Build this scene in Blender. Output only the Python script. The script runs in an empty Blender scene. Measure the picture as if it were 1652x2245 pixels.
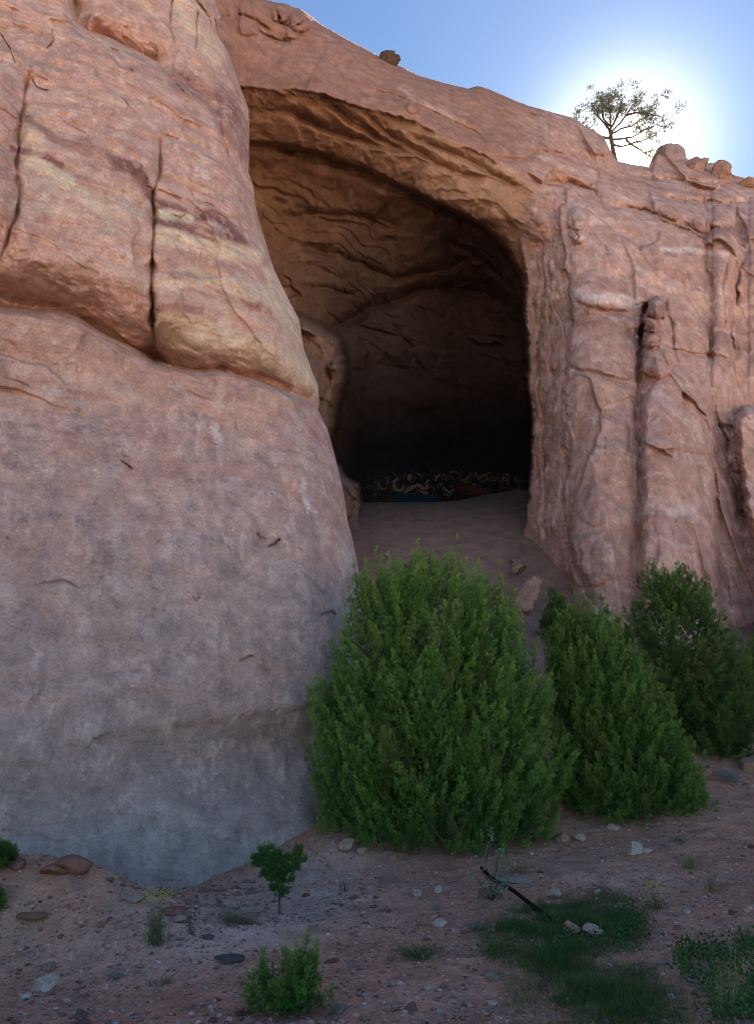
import bpy, math, random
import numpy as np
from mathutils import Vector, Matrix

random.seed(7)
RNG = np.random.default_rng(7)
scene = bpy.context.scene
COL = scene.collection
R = math.radians

# ------------------------------------------------------------------ camera
F = 1650.0                       # focal length in photo units (photo taken as 1652 x 2245)
PITCH = R(16)
CAMZ = 1.6
cam_data = bpy.data.cameras.new("camera")
cam_data.sensor_fit = 'VERTICAL'
cam_data.sensor_height = 24.0
cam_data.lens = 24.0 * F / 2245.0
cam_data.clip_start = 0.05
cam_data.clip_end = 5000
cam = bpy.data.objects.new("camera", cam_data)
cam.location = (0, 0, CAMZ)
cam.rotation_euler = (R(90) + PITCH, 0, 0)
COL.objects.link(cam)
scene.camera = cam

# ------------------------------------------------------------------ light
SUN_PX = (1368, 338)
def ray(px, py):
    cx = (np.asarray(px, float) - 826) / F
    cz = (1122.5 - np.asarray(py, float)) / F
    cp, sp = math.cos(PITCH), math.sin(PITCH)
    return cx, cp - cz * sp, sp + cz * cp
def W(px, py, D):
    """photo position + horizontal distance -> world point(s)"""
    x, y, z = ray(px, py)
    k = np.asarray(D, float) / y
    return np.stack([x * k, y * k, CAMZ + z * k], -1)
sx, sy, sz = [float(v) for v in ray(*SUN_PX)]
SUN = Vector((sx, sy, sz)).normalized()
SUN_EL = math.asin(SUN.z)
SUN_AZ = math.atan2(SUN.x, SUN.y)          # from +Y towards +X

world = bpy.data.worlds.new("World")
scene.world = world
world.use_nodes = True
wn = world.node_tree.nodes; wl = world.node_tree.links
wn.clear()
w_out = wn.new("ShaderNodeOutputWorld")
w_bg = wn.new("ShaderNodeBackground")
w_sky = wn.new("ShaderNodeTexSky")
w_sky.sky_type = 'NISHITA'
w_sky.sun_disc = False
w_sky.sun_elevation = SUN_EL
w_sky.sun_rotation = SUN_AZ
w_sky.altitude = 1800
w_sky.air_density = 1.0
w_sky.dust_density = 0.1
w_sky.ozone_density = 1.6
w_tint = wn.new("ShaderNodeVectorMath"); w_tint.operation = 'MULTIPLY'
w_tint.inputs[1].default_value = (0.84, 0.95, 1.0)
wl.new(w_sky.outputs[0], w_tint.inputs[0]); wl.new(w_tint.outputs[0], w_bg.inputs[0])
w_bg.inputs[1].default_value = 0.052
# aureole of the low sun in the dusty air, fixed to the sun's direction in the sky
tc = wn.new("ShaderNodeTexCoord")
dot = wn.new("ShaderNodeVectorMath"); dot.operation = 'DOT_PRODUCT'
dot.inputs[1].default_value = SUN
wl.new(tc.outputs['Generated'], dot.inputs[0])
acos = wn.new("ShaderNodeMath"); acos.operation = 'ARCCOSINE'
wl.new(dot.outputs['Value'], acos.inputs[0])
def wmath(op, a, b):
    n = wn.new("ShaderNodeMath"); n.operation = op
    for i, v in enumerate((a, b)):
        if isinstance(v, (int, float)): n.inputs[i].default_value = v
        elif v is not None: wl.new(v, n.inputs[i])
    return n.outputs[0]
def expfall(width, amp):
    q = wmath('DIVIDE', acos.outputs[0], R(width))
    e = wmath('POWER', 2.718, wmath('MULTIPLY', q, -1.0))
    return wmath('MULTIPLY', e, amp)
def gaussfall(width, amp):
    q = wmath('DIVIDE', acos.outputs[0], R(width))
    e = wmath('POWER', 2.718, wmath('MULTIPLY', wmath('MULTIPLY', q, q), -1.0))
    return wmath('MULTIPLY', e, amp)
glow = wmath('ADD', wmath('ADD', gaussfall(4.5, 0.34), expfall(8.0, 0.10)), gaussfall(1.2, 8.0))
g_bg = wn.new("ShaderNodeBackground")
g_bg.inputs[0].default_value = (1.0, 0.95, 0.86, 1)
wl.new(glow, g_bg.inputs[1])
add = wn.new("ShaderNodeAddShader")
wl.new(w_bg.outputs[0], add.inputs[0]); wl.new(g_bg.outputs[0], add.inputs[1])
wl.new(add.outputs[0], w_out.inputs[0])

sun_data = bpy.data.lights.new("sun", 'SUN')
sun_data.energy = 5.0
sun_data.angle = R(0.5)
sun_data.color = (1.0, 0.93, 0.83)
sun = bpy.data.objects.new("sun", sun_data)
sun.rotation_euler = SUN.to_track_quat('Z', 'Y').to_euler()
COL.objects.link(sun)

scene.view_settings.view_transform = 'Standard'
scene.view_settings.look = 'None'
scene.view_settings.exposure = 2.0
scene.view_settings.gamma = 1.0
scene.cycles.use_denoising = True
scene.cycles.denoising_prefilter = 'ACCURATE'
scene.cycles.filter_width = 0.9
scene.cycles.max_bounces = 8
scene.cycles.diffuse_bounces = 6
scene.cycles.sample_clamp_indirect = 6

# ------------------------------------------------------------------ numpy helpers
_perm = np.random.default_rng(3).permutation(256)
_perm = np.concatenate([_perm, _perm, _perm]).astype(np.int64)
_g = np.random.default_rng(4).normal(size=(256, 3))
_g /= np.linalg.norm(_g, axis=1)[:, None]
_g = _g.astype(np.float32)
def perlin(P):
    P = np.asarray(P, np.float32)
    i = np.floor(P).astype(np.int64); f = P - i
    i &= 255
    u = f * f * f * (f * (f * 6 - 15) + 10)
    X, Y, Z = i[..., 0], i[..., 1], i[..., 2]
    fx, fy, fz = f[..., 0], f[..., 1], f[..., 2]
    ux, uy, uz = u[..., 0], u[..., 1], u[..., 2]
    out = []
    for dx in (0, 1):
        px_ = _perm[X + dx]
        for dy in (0, 1):
            pxy = _perm[px_ + Y + dy]
            for dz in (0, 1):
                g = _g[_perm[pxy + Z + dz]]
                out.append(g[..., 0] * (fx - dx) + g[..., 1] * (fy - dy) + g[..., 2] * (fz - dz))
    a = out[0] + uz * (out[1] - out[0]); b = out[2] + uz * (out[3] - out[2])
    c = out[4] + uz * (out[5] - out[4]); d = out[6] + uz * (out[7] - out[6])
    ab = a + uy * (b - a); cd = c + uy * (d - c)
    return (ab + ux * (cd - ab)) * 1.6
def fbm(P, scale, octaves=4, gain=0.5, lac=2.03, off=0.0, ridge=False):
    """scale = feature sizes in metres (x, y, z) or one number"""
    s = np.asarray(scale, np.float32)
    Q = np.asarray(P, np.float32) / s + off
    a, t, v = 1.0, 0.0, 0.0
    for k in range(octaves):
        n = perlin(Q)
        if ridge: n = 1 - 2 * np.abs(n)
        v = v + a * n; t += a; a *= gain; Q = Q * lac + 17.3
    return v / t
def sstep(a, b, x):
    t = np.clip((x - a) / (b - a), 0, 1)
    return t * t * (3 - 2 * t)
def tps_fit(C, v):
    C = np.asarray(C, float); v = np.asarray(v, float)
    n, d = C.shape
    r = np.linalg.norm(C[:, None] - C[None], axis=2)
    K = np.where(r > 0, r * r * np.log(r + 1e-12), 0) + np.eye(n) * 1e-6
    A = np.zeros((n + d + 1,) * 2)
    A[:n, :n] = K; A[:n, n] = 1; A[:n, n + 1:] = C; A[n, :n] = 1; A[n + 1:, :n] = C.T
    w = np.linalg.solve(A, np.concatenate([v, np.zeros(d + 1)]))
    def ev(*xs):
        out = w[n] + 0.0 * xs[0]
        for k in range(d): out = out + w[n + 1 + k] * xs[k]
        for j in range(n):
            r2 = sum((xs[k] - C[j, k]) ** 2 for k in range(d))
            out = out + w[j] * 0.5 * r2 * np.log(r2 + 1e-12)
        return out
    return ev
def pxtps(pts):
    a = np.array(pts, float)
    f = tps_fit(a[:, :2] / 500.0, a[:, 2])
    return lambda px, py: f(px / 500.0, py / 500.0)
def polydist(px, py, poly):
    """distance to polyline, signed (positive = below/right of the direction of travel), and t along 0..1"""
    poly = np.asarray(poly, float)
    best = np.full(px.shape, 1e9); sgn = np.zeros(px.shape); tt = np.zeros(px.shape)
    seg = np.diff(poly, axis=0); L = np.linalg.norm(seg, axis=1); cum = np.concatenate([[0], np.cumsum(L)])
    for k in range(len(seg)):
        ax, ay = poly[k]; dx, dy = seg[k]; l2 = L[k] ** 2
        t = np.clip(((px - ax) * dx + (py - ay) * dy) / l2, 0, 1)
        qx = px - ax - t * dx; qy = py - ay - t * dy
        d = np.hypot(qx, qy)
        m = d < best
        best = np.where(m, d, best)
        cr = dx * (py - ay) - dy * (px - ax)
        sgn = np.where(m, np.sign(cr), sgn)
        tt = np.where(m, (cum[k] + t * L[k]) / cum[-1], tt)
    return best, sgn, tt
def bbox(px, py, pts, pad):
    a = np.asarray(pts, float)
    return (px > a[:, 0].min() - pad) & (px < a[:, 0].max() + pad) & (py > a[:, 1].min() - pad) & (py < a[:, 1].max() + pad)
def inpoly(px, py, poly):
    poly = np.asarray(poly, float); c = np.zeros(px.shape, bool); n = len(poly)
    for i in range(n):
        x0, y0 = poly[i]; x1, y1 = poly[(i + 1) % n]
        if y0 == y1: continue
        m = ((y0 > py) != (y1 > py)) & (px < (x1 - x0) * (py - y0) / (y1 - y0) + x0)
        c ^= m
    return c
def polymask(px, py, poly, soft):
    """1 inside, 0 outside, soft edge"""
    out = np.zeros(px.shape); m = bbox(px, py, poly, soft * 2)
    if not m.any(): return out
    d, _, _ = polydist(px[m], py[m], list(poly) + [poly[0]])
    s = np.where(inpoly(px[m], py[m], poly), d, -d)
    out[m] = sstep(-soft, soft, s)
    return out
def groove(D, px, py, pts, w, depth, taper=True):
    m = bbox(px, py, pts, w * 3)
    if not m.any(): return
    d, _, t = polydist(px[m], py[m], pts)
    wv = w * (.75 + .7 * np.sin(px[m] * .045 + py[m] * .031 + pts[0][0]) * np.sin(py[m] * .083 + pts[0][1] * .7))
    wv = np.clip(wv, w * .3, w * 1.4)
    a = (.6 * np.exp(-(d / wv) ** 2) + 0.6 * np.exp(-(d / (w * .3)) ** 2)) * np.clip(.35 + wv / w * .65, 0, 1)
    if taper: a = a * np.clip(np.minimum(t, 1 - t) * 6, 0, 1) ** .7
    if w > 3.5: a = a * np.clip(.62 + .9 * fbm(np.stack([px[m] / 40, py[m] / 70, 0 * px[m] + pts[0][0]], -1), 1.0, 3), .12, 1.1)
    D[m] += depth * a
def ledge(D, px, py, pts, up, down, depth, taper=True):
    """rock above the line sticks out and rolls under to the line; below it comes out again over `down`"""
    m = bbox(px, py, pts, max(up, down) * 1.2)
    if not m.any(): return
    d, s, t = polydist(px[m], py[m], pts)
    q = np.where(s < 0, np.clip(1 - d / up, 0, 1) ** 2.2, np.clip(1 - d / down, 0, 1) ** 2)
    if taper: q = q * np.clip(np.minimum(t, 1 - t) * 5, 0, 1)
    D[m] += depth * q
def blocks(P, scale, seed=0, warp=.25, tilt=.5):
    """broken rock: every cell of a warped cellular pattern is a flat facet with its own height and tilt"""
    s_ = np.asarray(scale, np.float32)
    Q = np.asarray(P, np.float32) / s_
    Q = Q + warp * np.stack([fbm(Q, 1.0, 4, .6, off=seed + 3), fbm(Q, 1.0, 4, .6, off=seed + 33), fbm(Q, 1.0, 4, .6, off=seed + 63)], -1)
    base = np.floor(Q).astype(np.int64)
    tab = np.random.default_rng(900 + seed).random((256, 7)).astype(np.float32)
    best = np.full(Q.shape[:-1], 1e9, np.float32); val = np.zeros(Q.shape[:-1], np.float32)
    for dx in (-1, 0, 1):
        for dy in (-1, 0, 1):
            for dz in (-1, 0, 1):
                c = (base + (dx, dy, dz)); h = _perm[(_perm[(_perm[c[..., 0] & 255] + c[..., 1]) & 255] + c[..., 2]) & 255]
                t = tab[h]; rel_ = Q - (c + .15 + .7 * t[..., :3]); d = (rel_ ** 2).sum(-1); m = d < best
                best = np.where(m, d, best)
                v = t[..., 3] - .5 + tilt * ((t[..., 4:7] - .5) * rel_).sum(-1) * 2
                val = np.where(m, v, val)
    if val.ndim == 2:
        for _ in range(1):
            q = np.pad(val, 1, mode='edge')
            val = (q[1:-1, 1:-1] * 2 + q[:-2, 1:-1] + q[2:, 1:-1] + q[1:-1, :-2] + q[1:-1, 2:] + .5 * (q[:-2, :-2] + q[2:, 2:] + q[:-2, 2:] + q[2:, :-2])) / 8
    return val
def spall(P, scale, off, ths=(-.25, -.08, .08, .25), w=.018):
    """flaked sheets: 0..1 in sharp-edged steps"""
    n = fbm(P, scale, 5, .5, off=off); v = 0
    for t in ths: v = v + sstep(t - w, t + w, n)
    return v / len(ths)
def streak(px, py, pts, w, soft=None):
    out = np.zeros(px.shape); m = bbox(px, py, pts, w * 3)
    if m.any():
        d, _, t = polydist(px[m], py[m], pts)
        out[m] = 1 - sstep(w * .5, w * 1.5, d)
    return out
def mix(c, target, m):
    return c + (np.asarray(target, float) - c) * m[..., None]

# ------------------------------------------------------------------ object helpers
def tag(o, label=None, cat=None, group=None, kind=None):
    if label: o['label'] = label
    if cat: o['category'] = cat
    if group: o['group'] = group
    if kind: o['kind'] = kind
    return o
def mesh_obj(name, V, faces, mat, parent=None, col=None, smooth=True):
    """faces: (n,3) or (n,4) int array"""
    V = np.asarray(V, np.float32).reshape(-1, 3); faces = np.asarray(faces, np.int32)
    me = bpy.data.meshes.new(name)
    k = faces.shape[1]; n = len(faces)
    me.vertices.add(len(V)); me.vertices.foreach_set("co", V.ravel())
    me.loops.add(n * k); me.loops.foreach_set("vertex_index", faces.ravel())
    me.polygons.add(n)
    me.polygons.foreach_set("loop_start", np.arange(0, n * k, k, dtype=np.int32))
    me.polygons.foreach_set("loop_total", np.full(n, k, np.int32))
    me.polygons.foreach_set("use_smooth", np.full(n, smooth))
    if col is not None:
        a = me.color_attributes.new("Col", 'FLOAT_COLOR', 'POINT')
        c = np.ones((len(V), 4), np.float32); c[:, :3] = np.asarray(col, np.float32).reshape(-1, 3)
        a.data.foreach_set("color", c.ravel())
    me.update(calc_edges=True)
    me.validate(verbose=False)
    me.materials.append(mat)
    o = bpy.data.objects.new(name, me); COL.objects.link(o)
    if parent is not None: o.parent = parent
    return o
def empty(name, loc):
    o = bpy.data.objects.new(name, None); o.location = loc; o.empty_display_size = .2
    COL.objects.link(o); return o
def grid_faces(nr, nc):
    i = np.arange(nr * nc).reshape(nr, nc)
    return np.stack([i[:-1, :-1], i[1:, :-1], i[1:, 1:], i[:-1, 1:]], -1).reshape(-1, 4)

# ------------------------------------------------------------------ materials
def mat_base(name, rough=0.95, spec=0.15):
    m = bpy.data.materials.new(name); m.use_nodes = True
    nt = m.node_tree; b = nt.nodes["Principled BSDF"]
    b.inputs["Roughness"].default_value = rough
    b.inputs["Specular IOR Level"].default_value = spec
    return m, nt, b
def noise_node(nt, vec, scale, detail=6, rough=.6):
    n = nt.nodes.new("ShaderNodeTexNoise"); n.inputs["Scale"].default_value = scale
    n.inputs["Detail"].default_value = detail; n.inputs["Roughness"].default_value = rough
    nt.links.new(vec, n.inputs["Vector"]); return n
def rock_material(name, bump=.06, grain=1.0, base=None, strat=True, vmul=(0.66, 1.32)):
    m, nt, b = mat_base(name)
    L = nt.links
    tcn = nt.nodes.new("ShaderNodeTexCoord"); vec = tcn.outputs["Object"]
    mp = nt.nodes.new("ShaderNodeMapping"); mp.inputs["Scale"].default_value = (1, 1, 3.2)
    L.new(vec, mp.inputs[0])
    n1 = noise_node(nt, vec, 3.0, 8, .65)
    n2 = noise_node(nt, vec, 26.0, 6, .7)
    n3 = noise_node(nt, mp.outputs[0], 5.0, 8, .7)
    if base is None:
        at = nt.nodes.new("ShaderNodeAttribute"); at.attribute_name = "Col"; c0 = at.outputs["Color"]
    else:
        rgb = nt.nodes.new("ShaderNodeRGB"); rgb.outputs[0].default_value = (*base, 1); c0 = rgb.outputs[0]
    n5 = noise_node(nt, vec, 70.0, 3, .7); n5c = nt.nodes.new("ShaderNodeMath"); n5c.operation = 'MULTIPLY_ADD'; n5c.inputs[1].default_value = .7; n5c.inputs[2].default_value = -.35
    L.new(n5.outputs["Fac"], n5c.inputs[0])
    ma = nt.nodes.new("ShaderNodeMath"); ma.operation = 'ADD'; L.new(n2.outputs["Fac"], ma.inputs[0]); L.new(n5c.outputs[0], ma.inputs[1])
    mm = nt.nodes.new("ShaderNodeMath"); mm.operation = 'ADD'
    L.new(n1.outputs["Fac"], mm.inputs[0]); L.new(ma.outputs[0], mm.inputs[1])
    mr = nt.nodes.new("ShaderNodeMapRange"); mr.inputs[1].default_value = .7; mr.inputs[2].default_value = 1.3
    mr.inputs[3].default_value = vmul[0]; mr.inputs[4].default_value = vmul[1]
    L.new(mm.outputs[0], mr.inputs[0])
    vm = nt.nodes.new("ShaderNodeVectorMath"); vm.operation = 'SCALE'
    L.new(c0, vm.inputs[0]); L.new(mr.outputs[0], vm.inputs["Scale"])
    L.new(vm.outputs[0], b.inputs["Base Color"])
    s1 = nt.nodes.new("ShaderNodeMath"); s1.operation = 'MULTIPLY_ADD'
    L.new(n3.outputs["Fac"], s1.inputs[0]); s1.inputs[1].default_value = .8
    L.new(n1.outputs["Fac"], s1.inputs[2])
    s2 = nt.nodes.new("ShaderNodeMath"); s2.operation = 'MULTIPLY_ADD'
    L.new(n2.outputs["Fac"], s2.inputs[0]); s2.inputs[1].default_value = .35 * grain
    L.new(s1.outputs[0], s2.inputs[2])
    bp = nt.nodes.new("ShaderNodeBump"); bp.inputs["Strength"].default_value = 1.0
    bp.inputs["Distance"].default_value = bump
    L.new(s2.outputs[0], bp.inputs["Height"]); L.new(bp.outputs[0], b.inputs["Normal"])
    return m
M_ROCK = rock_material("sandstone", .032)
M_STONE = rock_material("loose_stone", .02, vmul=(.65, 1.3), strat=False)
def foliage_material(name, trans=.22):
    m, nt, b = mat_base(name, .75, .2)
    at = nt.nodes.new("ShaderNodeAttribute"); at.attribute_name = "Col"
    nt.links.new(at.outputs["Color"], b.inputs["Base Color"])
    tr = nt.nodes.new("ShaderNodeBsdfTranslucent"); nt.links.new(at.outputs["Color"], tr.inputs[0])
    mx = nt.nodes.new("ShaderNodeMixShader"); mx.inputs[0].default_value = trans
    nt.links.new(b.outputs[0], mx.inputs[1]); nt.links.new(tr.outputs[0], mx.inputs[2])
    nt.links.new(mx.outputs[0], nt.nodes["Material Output"].inputs[0])
    return m
M_LEAF = foliage_material("juniper_foliage")
M_GRASS = foliage_material("grass_blades", .3)
def plain(name, col, rough=.9, bumpd=.01, sc=30, var=.3):
    m, nt, b = mat_base(name, rough)
    tcn = nt.nodes.new("ShaderNodeTexCoord")
    n = noise_node(nt, tcn.outputs["Object"], sc, 5)
    mr = nt.nodes.new("ShaderNodeMapRange"); mr.inputs[1].default_value = .3; mr.inputs[2].default_value = .7
    mr.inputs[3].default_value = 1 - var; mr.inputs[4].default_value = 1 + var
    nt.links.new(n.outputs["Fac"], mr.inputs[0])
    vm = nt.nodes.new("ShaderNodeVectorMath"); vm.operation = 'SCALE'; vm.inputs[0].default_value = col
    nt.links.new(mr.outputs[0], vm.inputs["Scale"]); nt.links.new(vm.outputs[0], b.inputs["Base Color"])
    bp = nt.nodes.new("ShaderNodeBump"); bp.inputs["Distance"].default_value = bumpd
    nt.links.new(n.outputs["Fac"], bp.inputs["Height"]); nt.links.new(bp.outputs[0], b.inputs["Normal"])
    return m
M_BARK = plain("grey_bark", (.085, .065, .05), bumpd=.02)
M_HOSE = plain("black_rubber", (.008, .008, .009), .5, .001)

# ------------------------------------------------------------------ left buttress
SIL = np.array([(-400, 350), (-200, 400), (-60, 455), (0, 470), (40, 485), (75, 476), (115, 500), (185, 525), (240, 545), (300, 547), (380, 545),
    (400, 553), (412, 556), (440, 558), (480, 567), (540, 585), (590, 600), (655, 632), (700, 655), (768, 667), (815, 684), (845, 697), (885, 700),
    (898, 696), (938, 717), (1023, 740), (1093, 755), (1143, 762), (1193, 775), (1258, 787), (1400, 800), (1600, 800), (1900, 800), (2100, 800)], float)
def build_buttress():
    pys = np.concatenate([np.arange(-180, -20, 8), np.arange(-20, 2060, 2.2)])
    xs = np.interp(pys, SIL[:, 0], SIL[:, 1])
    u = np.concatenate([np.linspace(-900, -20, 60)[:-1], np.linspace(-20, 1, 0)])
    ncol = 340
    s = np.linspace(0, 1, ncol)
    s = 1 - (1 - s) ** 1.25                       # finer towards the edge
    left = np.linspace(-900, -24, 50)[:, None] * np.ones(len(pys))
    main = -20 + s[:, None] * (xs[None] + 20)
    px = np.concatenate([left, main]).T           # rows, cols
    py = pys[:, None] + 0 * px
    edge = np.concatenate([np.full((50, len(pys)), 9e3), (1 - s)[:, None] * (xs[None] + 20)]).T
    base = pxtps([(-900, 1900, 6.2), (-900, 700, 6.6), (-900, -300, 8.5),
        (0, 2050, 8.6), (400, 2050, 9.4), (800, 2050, 10.6),
        (0, 1900, 8.7), (400, 1900, 9.6), (800, 1900, 10.9),
        (0, 1600, 9.0), (400, 1600, 9.9), (800, 1600, 11.2),
        (0, 1300, 9.35), (400, 1300, 10.25), (780, 1260, 11.7),
        (0, 1000, 9.75), (350, 1000, 10.7), (720, 1000, 12.2),
        (0, 720, 10.1), (350, 850, 11.1), (690, 900, 12.6),
        (0, 500, 9.9), (330, 560, 10.9), (560, 560, 12.2), (630, 760, 12.3), (640, 700, 12.4),
        (0, 250, 10.5), (300, 250, 11.6), (520, 300, 13.2),
        (0, 0, 11.6), (250, 0, 12.9), (440, 0, 14.6),
        (0, -380, 14.0), (350, -380, 17.0)])
    D = base(px, py)
    # rounding of the right edge
    rr = np.interp(py, [-400, 0, 300, 860, 900, 1300, 2000], [60, 60, 70, 90, 110, 150, 160])
    e = np.clip(1 - edge / rr, 0, 1)
    D = D + 1.5 * (1 - np.sqrt(np.clip(1 - e ** 2, 0, 1)))
    # the long horizontal break between the upper blocks and the lower wall
    jit = 6 * fbm(np.stack([px * .02, py * .02, px * 0], -1), 1.0, 4)
    jx, jy = px + jit, py + 1.4 * jit
    L1a = [(-900, 560), (-300, 640), (0, 664), (60, 672), (130, 680), (180, 697), (240, 735), (300, 764), (345, 786)]
    L1b = [(335, 790), (370, 803), (420, 808), (500, 812), (560, 832), (620, 850), (660, 868), (700, 890)]
    ledge(D, jx, jy, L1a, 135, 26, 1.25, False)
    ledge(D, jx, jy, L1b, 80, 16, 1.0, False)
    for pts, w, dp in [([(480, 800), (500, 820), (530, 826)], 10, .35), ([(560, 820), (600, 832), (640, 850)], 14, .35), ([(420, 806), (450, 812)], 7, .2)]:
        groove(D, jx, jy, pts, w, dp)
    # upright cracks
    groove(D, jx, py, [(352, 300), (350, 380), (335, 420), (336, 520), (332, 610), (334, 700), (342, 780)], 8, .42)
    groove(D, jx, py, [(334, 640), (334, 700), (338, 770)], 10, .5)
    groove(D, jx, py, [(78, 120), (56, 200), (42, 300), (38, 370), (44, 430), (34, 480), (15, 530), (0, 570), (-40, 600)], 8, .38)
    # block left of that crack sticks out a little
    d, sg, t = polydist(px, py, [(78, 120), (56, 200), (42, 300), (38, 370), (44, 430), (34, 480), (15, 530), (0, 570), (-40, 600)])
    D -= .35 * sstep(0, 60, np.where(sg > 0, d, -d)) * sstep(60, 200, py) * (py < 700)
    # overhanging nose near the top
    ledge(D, jx, jy, [(150, -60), (168, 20), (172, 45), (190, 64), (235, 78), (285, 104), (345, 132), (378, 172), (392, 160)], 85, 30, .95)
    ledge(D, jx, jy, [(392, 160), (440, 205), (480, 250), (492, 262)], 60, 20, .4)
    for pts, w, dp in [([(385, -30), (374, 30), (372, 62), (385, 100)], 5, .3), ([(440, 15), (430, 50), (430, 110)], 5, .3), ([(470, 10), (484, 60), (476, 80)], 7, .5),
                       ([(483, 250), (488, 300), (505, 360)], 5, .2), ([(350, 300), (352, 330), (350, 400)], 4, .15)]:
        groove(D, jx, py, pts, w, dp)
    # undercut band near the foot, deepest to the right
    D += .38 * np.exp(-((py - 1700 + .12 * (px - 300)) / 90) ** 2) * sstep(0, 650, px)
    D += .05 * sstep(-10, 14, py - (1612 - .14 * (px - 230) + jit)) * sstep(120, 300, px) * np.exp(-np.clip(py - 1600, 0, 999) / 120)
    # small traced flakes and cracks
    cr = [([(262, 1006), (278, 1016), (290, 1028)], 3, .12), ([(265, 1040), (285, 1042)], 2.5, .06), ([(78, 1283), (100, 1276), (140, 1273), (176, 1292)], 3, .10),
          ([(562, 1165), (568, 1178), (582, 1180)], 3, .10), ([(584, 1200), (600, 1192), (616, 1180)], 3.5, .14), ([(450, 1178), (480, 1185), (510, 1205)], 2, .05),
          ([(518, 1215), (535, 1250)], 2, .06), ([(525, 1450), (545, 1441), (562, 1441)], 3, .10), ([(205, 1618), (215, 1625)], 3, .1), ([(700, 1350), (730, 1345), (738, 1352)], 3, .12),
          ([(418, 1300), (432, 1320), (436, 1300)], 2, .06), ([(518, 900), (520, 960)], 2, .06), ([(652, 1202), (665, 1210)], 3, .08), ([(684, 1290), (690, 1340)], 2, .07),
          ([(238, 760), (252, 772), (262, 782)], 4, .12), ([(10, 828), (50, 840), (72, 850)], 2, .06), ([(405, 855), (440, 870), (470, 880)], 2.5, .07),
          ([(362, 295), (392, 303)], 3, .12), ([(268, 212), (282, 230), (300, 250)], 2.5, .08), ([(245, 170), (262, 185)], 2, .07), ([(66, 165), (80, 190), (110, 200)], 3, .1),
          ([(440, 440), (470, 450)], 2.5, .08), ([(350, 392), (380, 388)], 2, .07), ([(120, 245), (150, 270), (200, 300)], 2, .05), ([(115, 60), (118, 90), (100, 110)], 3, .12),
          ([(375, 470), (395, 478), (410, 470)], 3, .1), ([(0, 70), (25, 110), (35, 140)], 3, .15), ([(640, 1420), (670, 1440)], 2, .06)]
    for pts, w, dp in cr: groove(D, jx, jy, pts, w, dp)
    rr_ = random.Random(5)
    for k in range(110):
        x0, y0 = rr_.uniform(0, 700), rr_.uniform(40, 1560); a = rr_.uniform(-.5, 1.0); l = rr_.uniform(8, 34)
        pts = [(x0, y0), (x0 + l * .5 * math.cos(a), y0 + l * .5 * math.sin(a) - rr_.uniform(-3, 4)), (x0 + l * math.cos(a), y0 + l * math.sin(a))]
        if rr_.random() < .7: ledge(D, jx, jy, pts, 4, 16, .02 + .03 * rr_.random())
        else: groove(D, jx, jy, pts, 2, .025)
    P = W(px, py, D)
    # natural relief, pushed along the horizontal distance
    strata = np.stack([P[..., 0], P[..., 1], P[..., 2] * 3.0], -1)
    up = sstep(940, 820, py); calm = sstep(-.1, .3, fbm(P, 1.3, 3, off=120))
    n = .26 * fbm(P, 3.2, 3) + .12 * fbm(strata, 1.5, 5, .55, off=9) * (.45 + .55 * up) + .03 * fbm(P, .5, 4, .6, off=31)
    rg = fbm(P, (1.1, 1.1, 1.5), 4, .55, off=50, ridge=True)
    n -= .05 * sstep(.35, .8, rg) * (.5 + up)
    n += (.02 + .13 * up) * blocks(P, (2.1, 3, 1.5), 11, .2, .9) + (.006 + .03 * up) * calm * blocks(P, (.6, 1.1, .45), 12, .25, .9)
    n += .035 * (.3 + .7 * calm) * spall(P, (2.2, 2.2, 2.6), 5.5, (-.15, .12), .01) + (.02 + .02 * up) * spall(P, (.9, .9, .7), 15.5, (-.3, .3), .02)
    D = D + n
    P = W(px, py, D)
    # return face running back from the right edge, and the top going back
    ns = 36
    tt = np.linspace(0, 1, ns + 1)[1:]
    backx = (P[:, -1, 0])[:, None] - 0.0 * tt; D_e = D[:, -1]
    Dr = D_e[:, None] + tt * (26 - D_e[:, None])
    slope = P[:, -1, 0] / P[:, -1, 1]
    wob = .5 * fbm(np.stack([Dr, P[:, -1, 2][:, None] + 0 * Dr, Dr * 0], -1), (1.6, 1.6, 1), 4)
    X = slope[:, None] * Dr - np.minimum(tt * 12, 1) * .25 - tt * 1.2 + wob * np.minimum(tt * 8, 1) - .4 * np.minimum(tt * 6, 1)
    X = np.minimum(X, slope[:, None] * Dr - .04 * np.minimum(1, tt * 30))
    Z = CAMZ + (P[:, -1, 2] - CAMZ)[:, None] * (1 + 0 * tt)
    ret = np.stack([X, Dr, Z], -1)
    Pall = np.concatenate([P, ret], 1)
    top = Pall[0][None] + np.array([[[0, .8, .4]], [[0, 3, 1.0]], [[0, 8, 1.2]], [[0, 22, -2]]])
    Pall = np.concatenate([top[::-1], Pall], 0)
    # ---- colour of the stone itself
    Pc = P
    c = np.zeros(P.shape) + np.array((.41, .255, .205))
    w1 = fbm(Pc, (1.4, 1.4, 1.0), 5, .6, off=3); w2 = fbm(Pc, (.5, .5, .9), 5, .6, off=77); w3 = fbm(strata, (1.6, 1.6, .5), 5, .6, off=13)
    wx = px + 14 * w2 + 10 * w1; wy = py + 9 * w1 + 8 * w3
    c = mix(c, (.49, .335, .27), sstep(-.2, .45, w1))
    c = mix(c, (.38, .20, .15), sstep(.0, .35, w3) * .6)
    c = mix(c, (.56, .37, .30), sstep(.1, .4, w2) * .4)
    c = mix(c, (.50, .36, .25), sstep(.15, .5, fbm(strata, (2.5, 2.5, .45), 4, .55, off=41)) * .7 * up)
    # purple-grey weathering skin on the lower wall
    vs = fbm(Pc, (.45, .45, 2.6), 5, .55, off=8)
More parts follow.
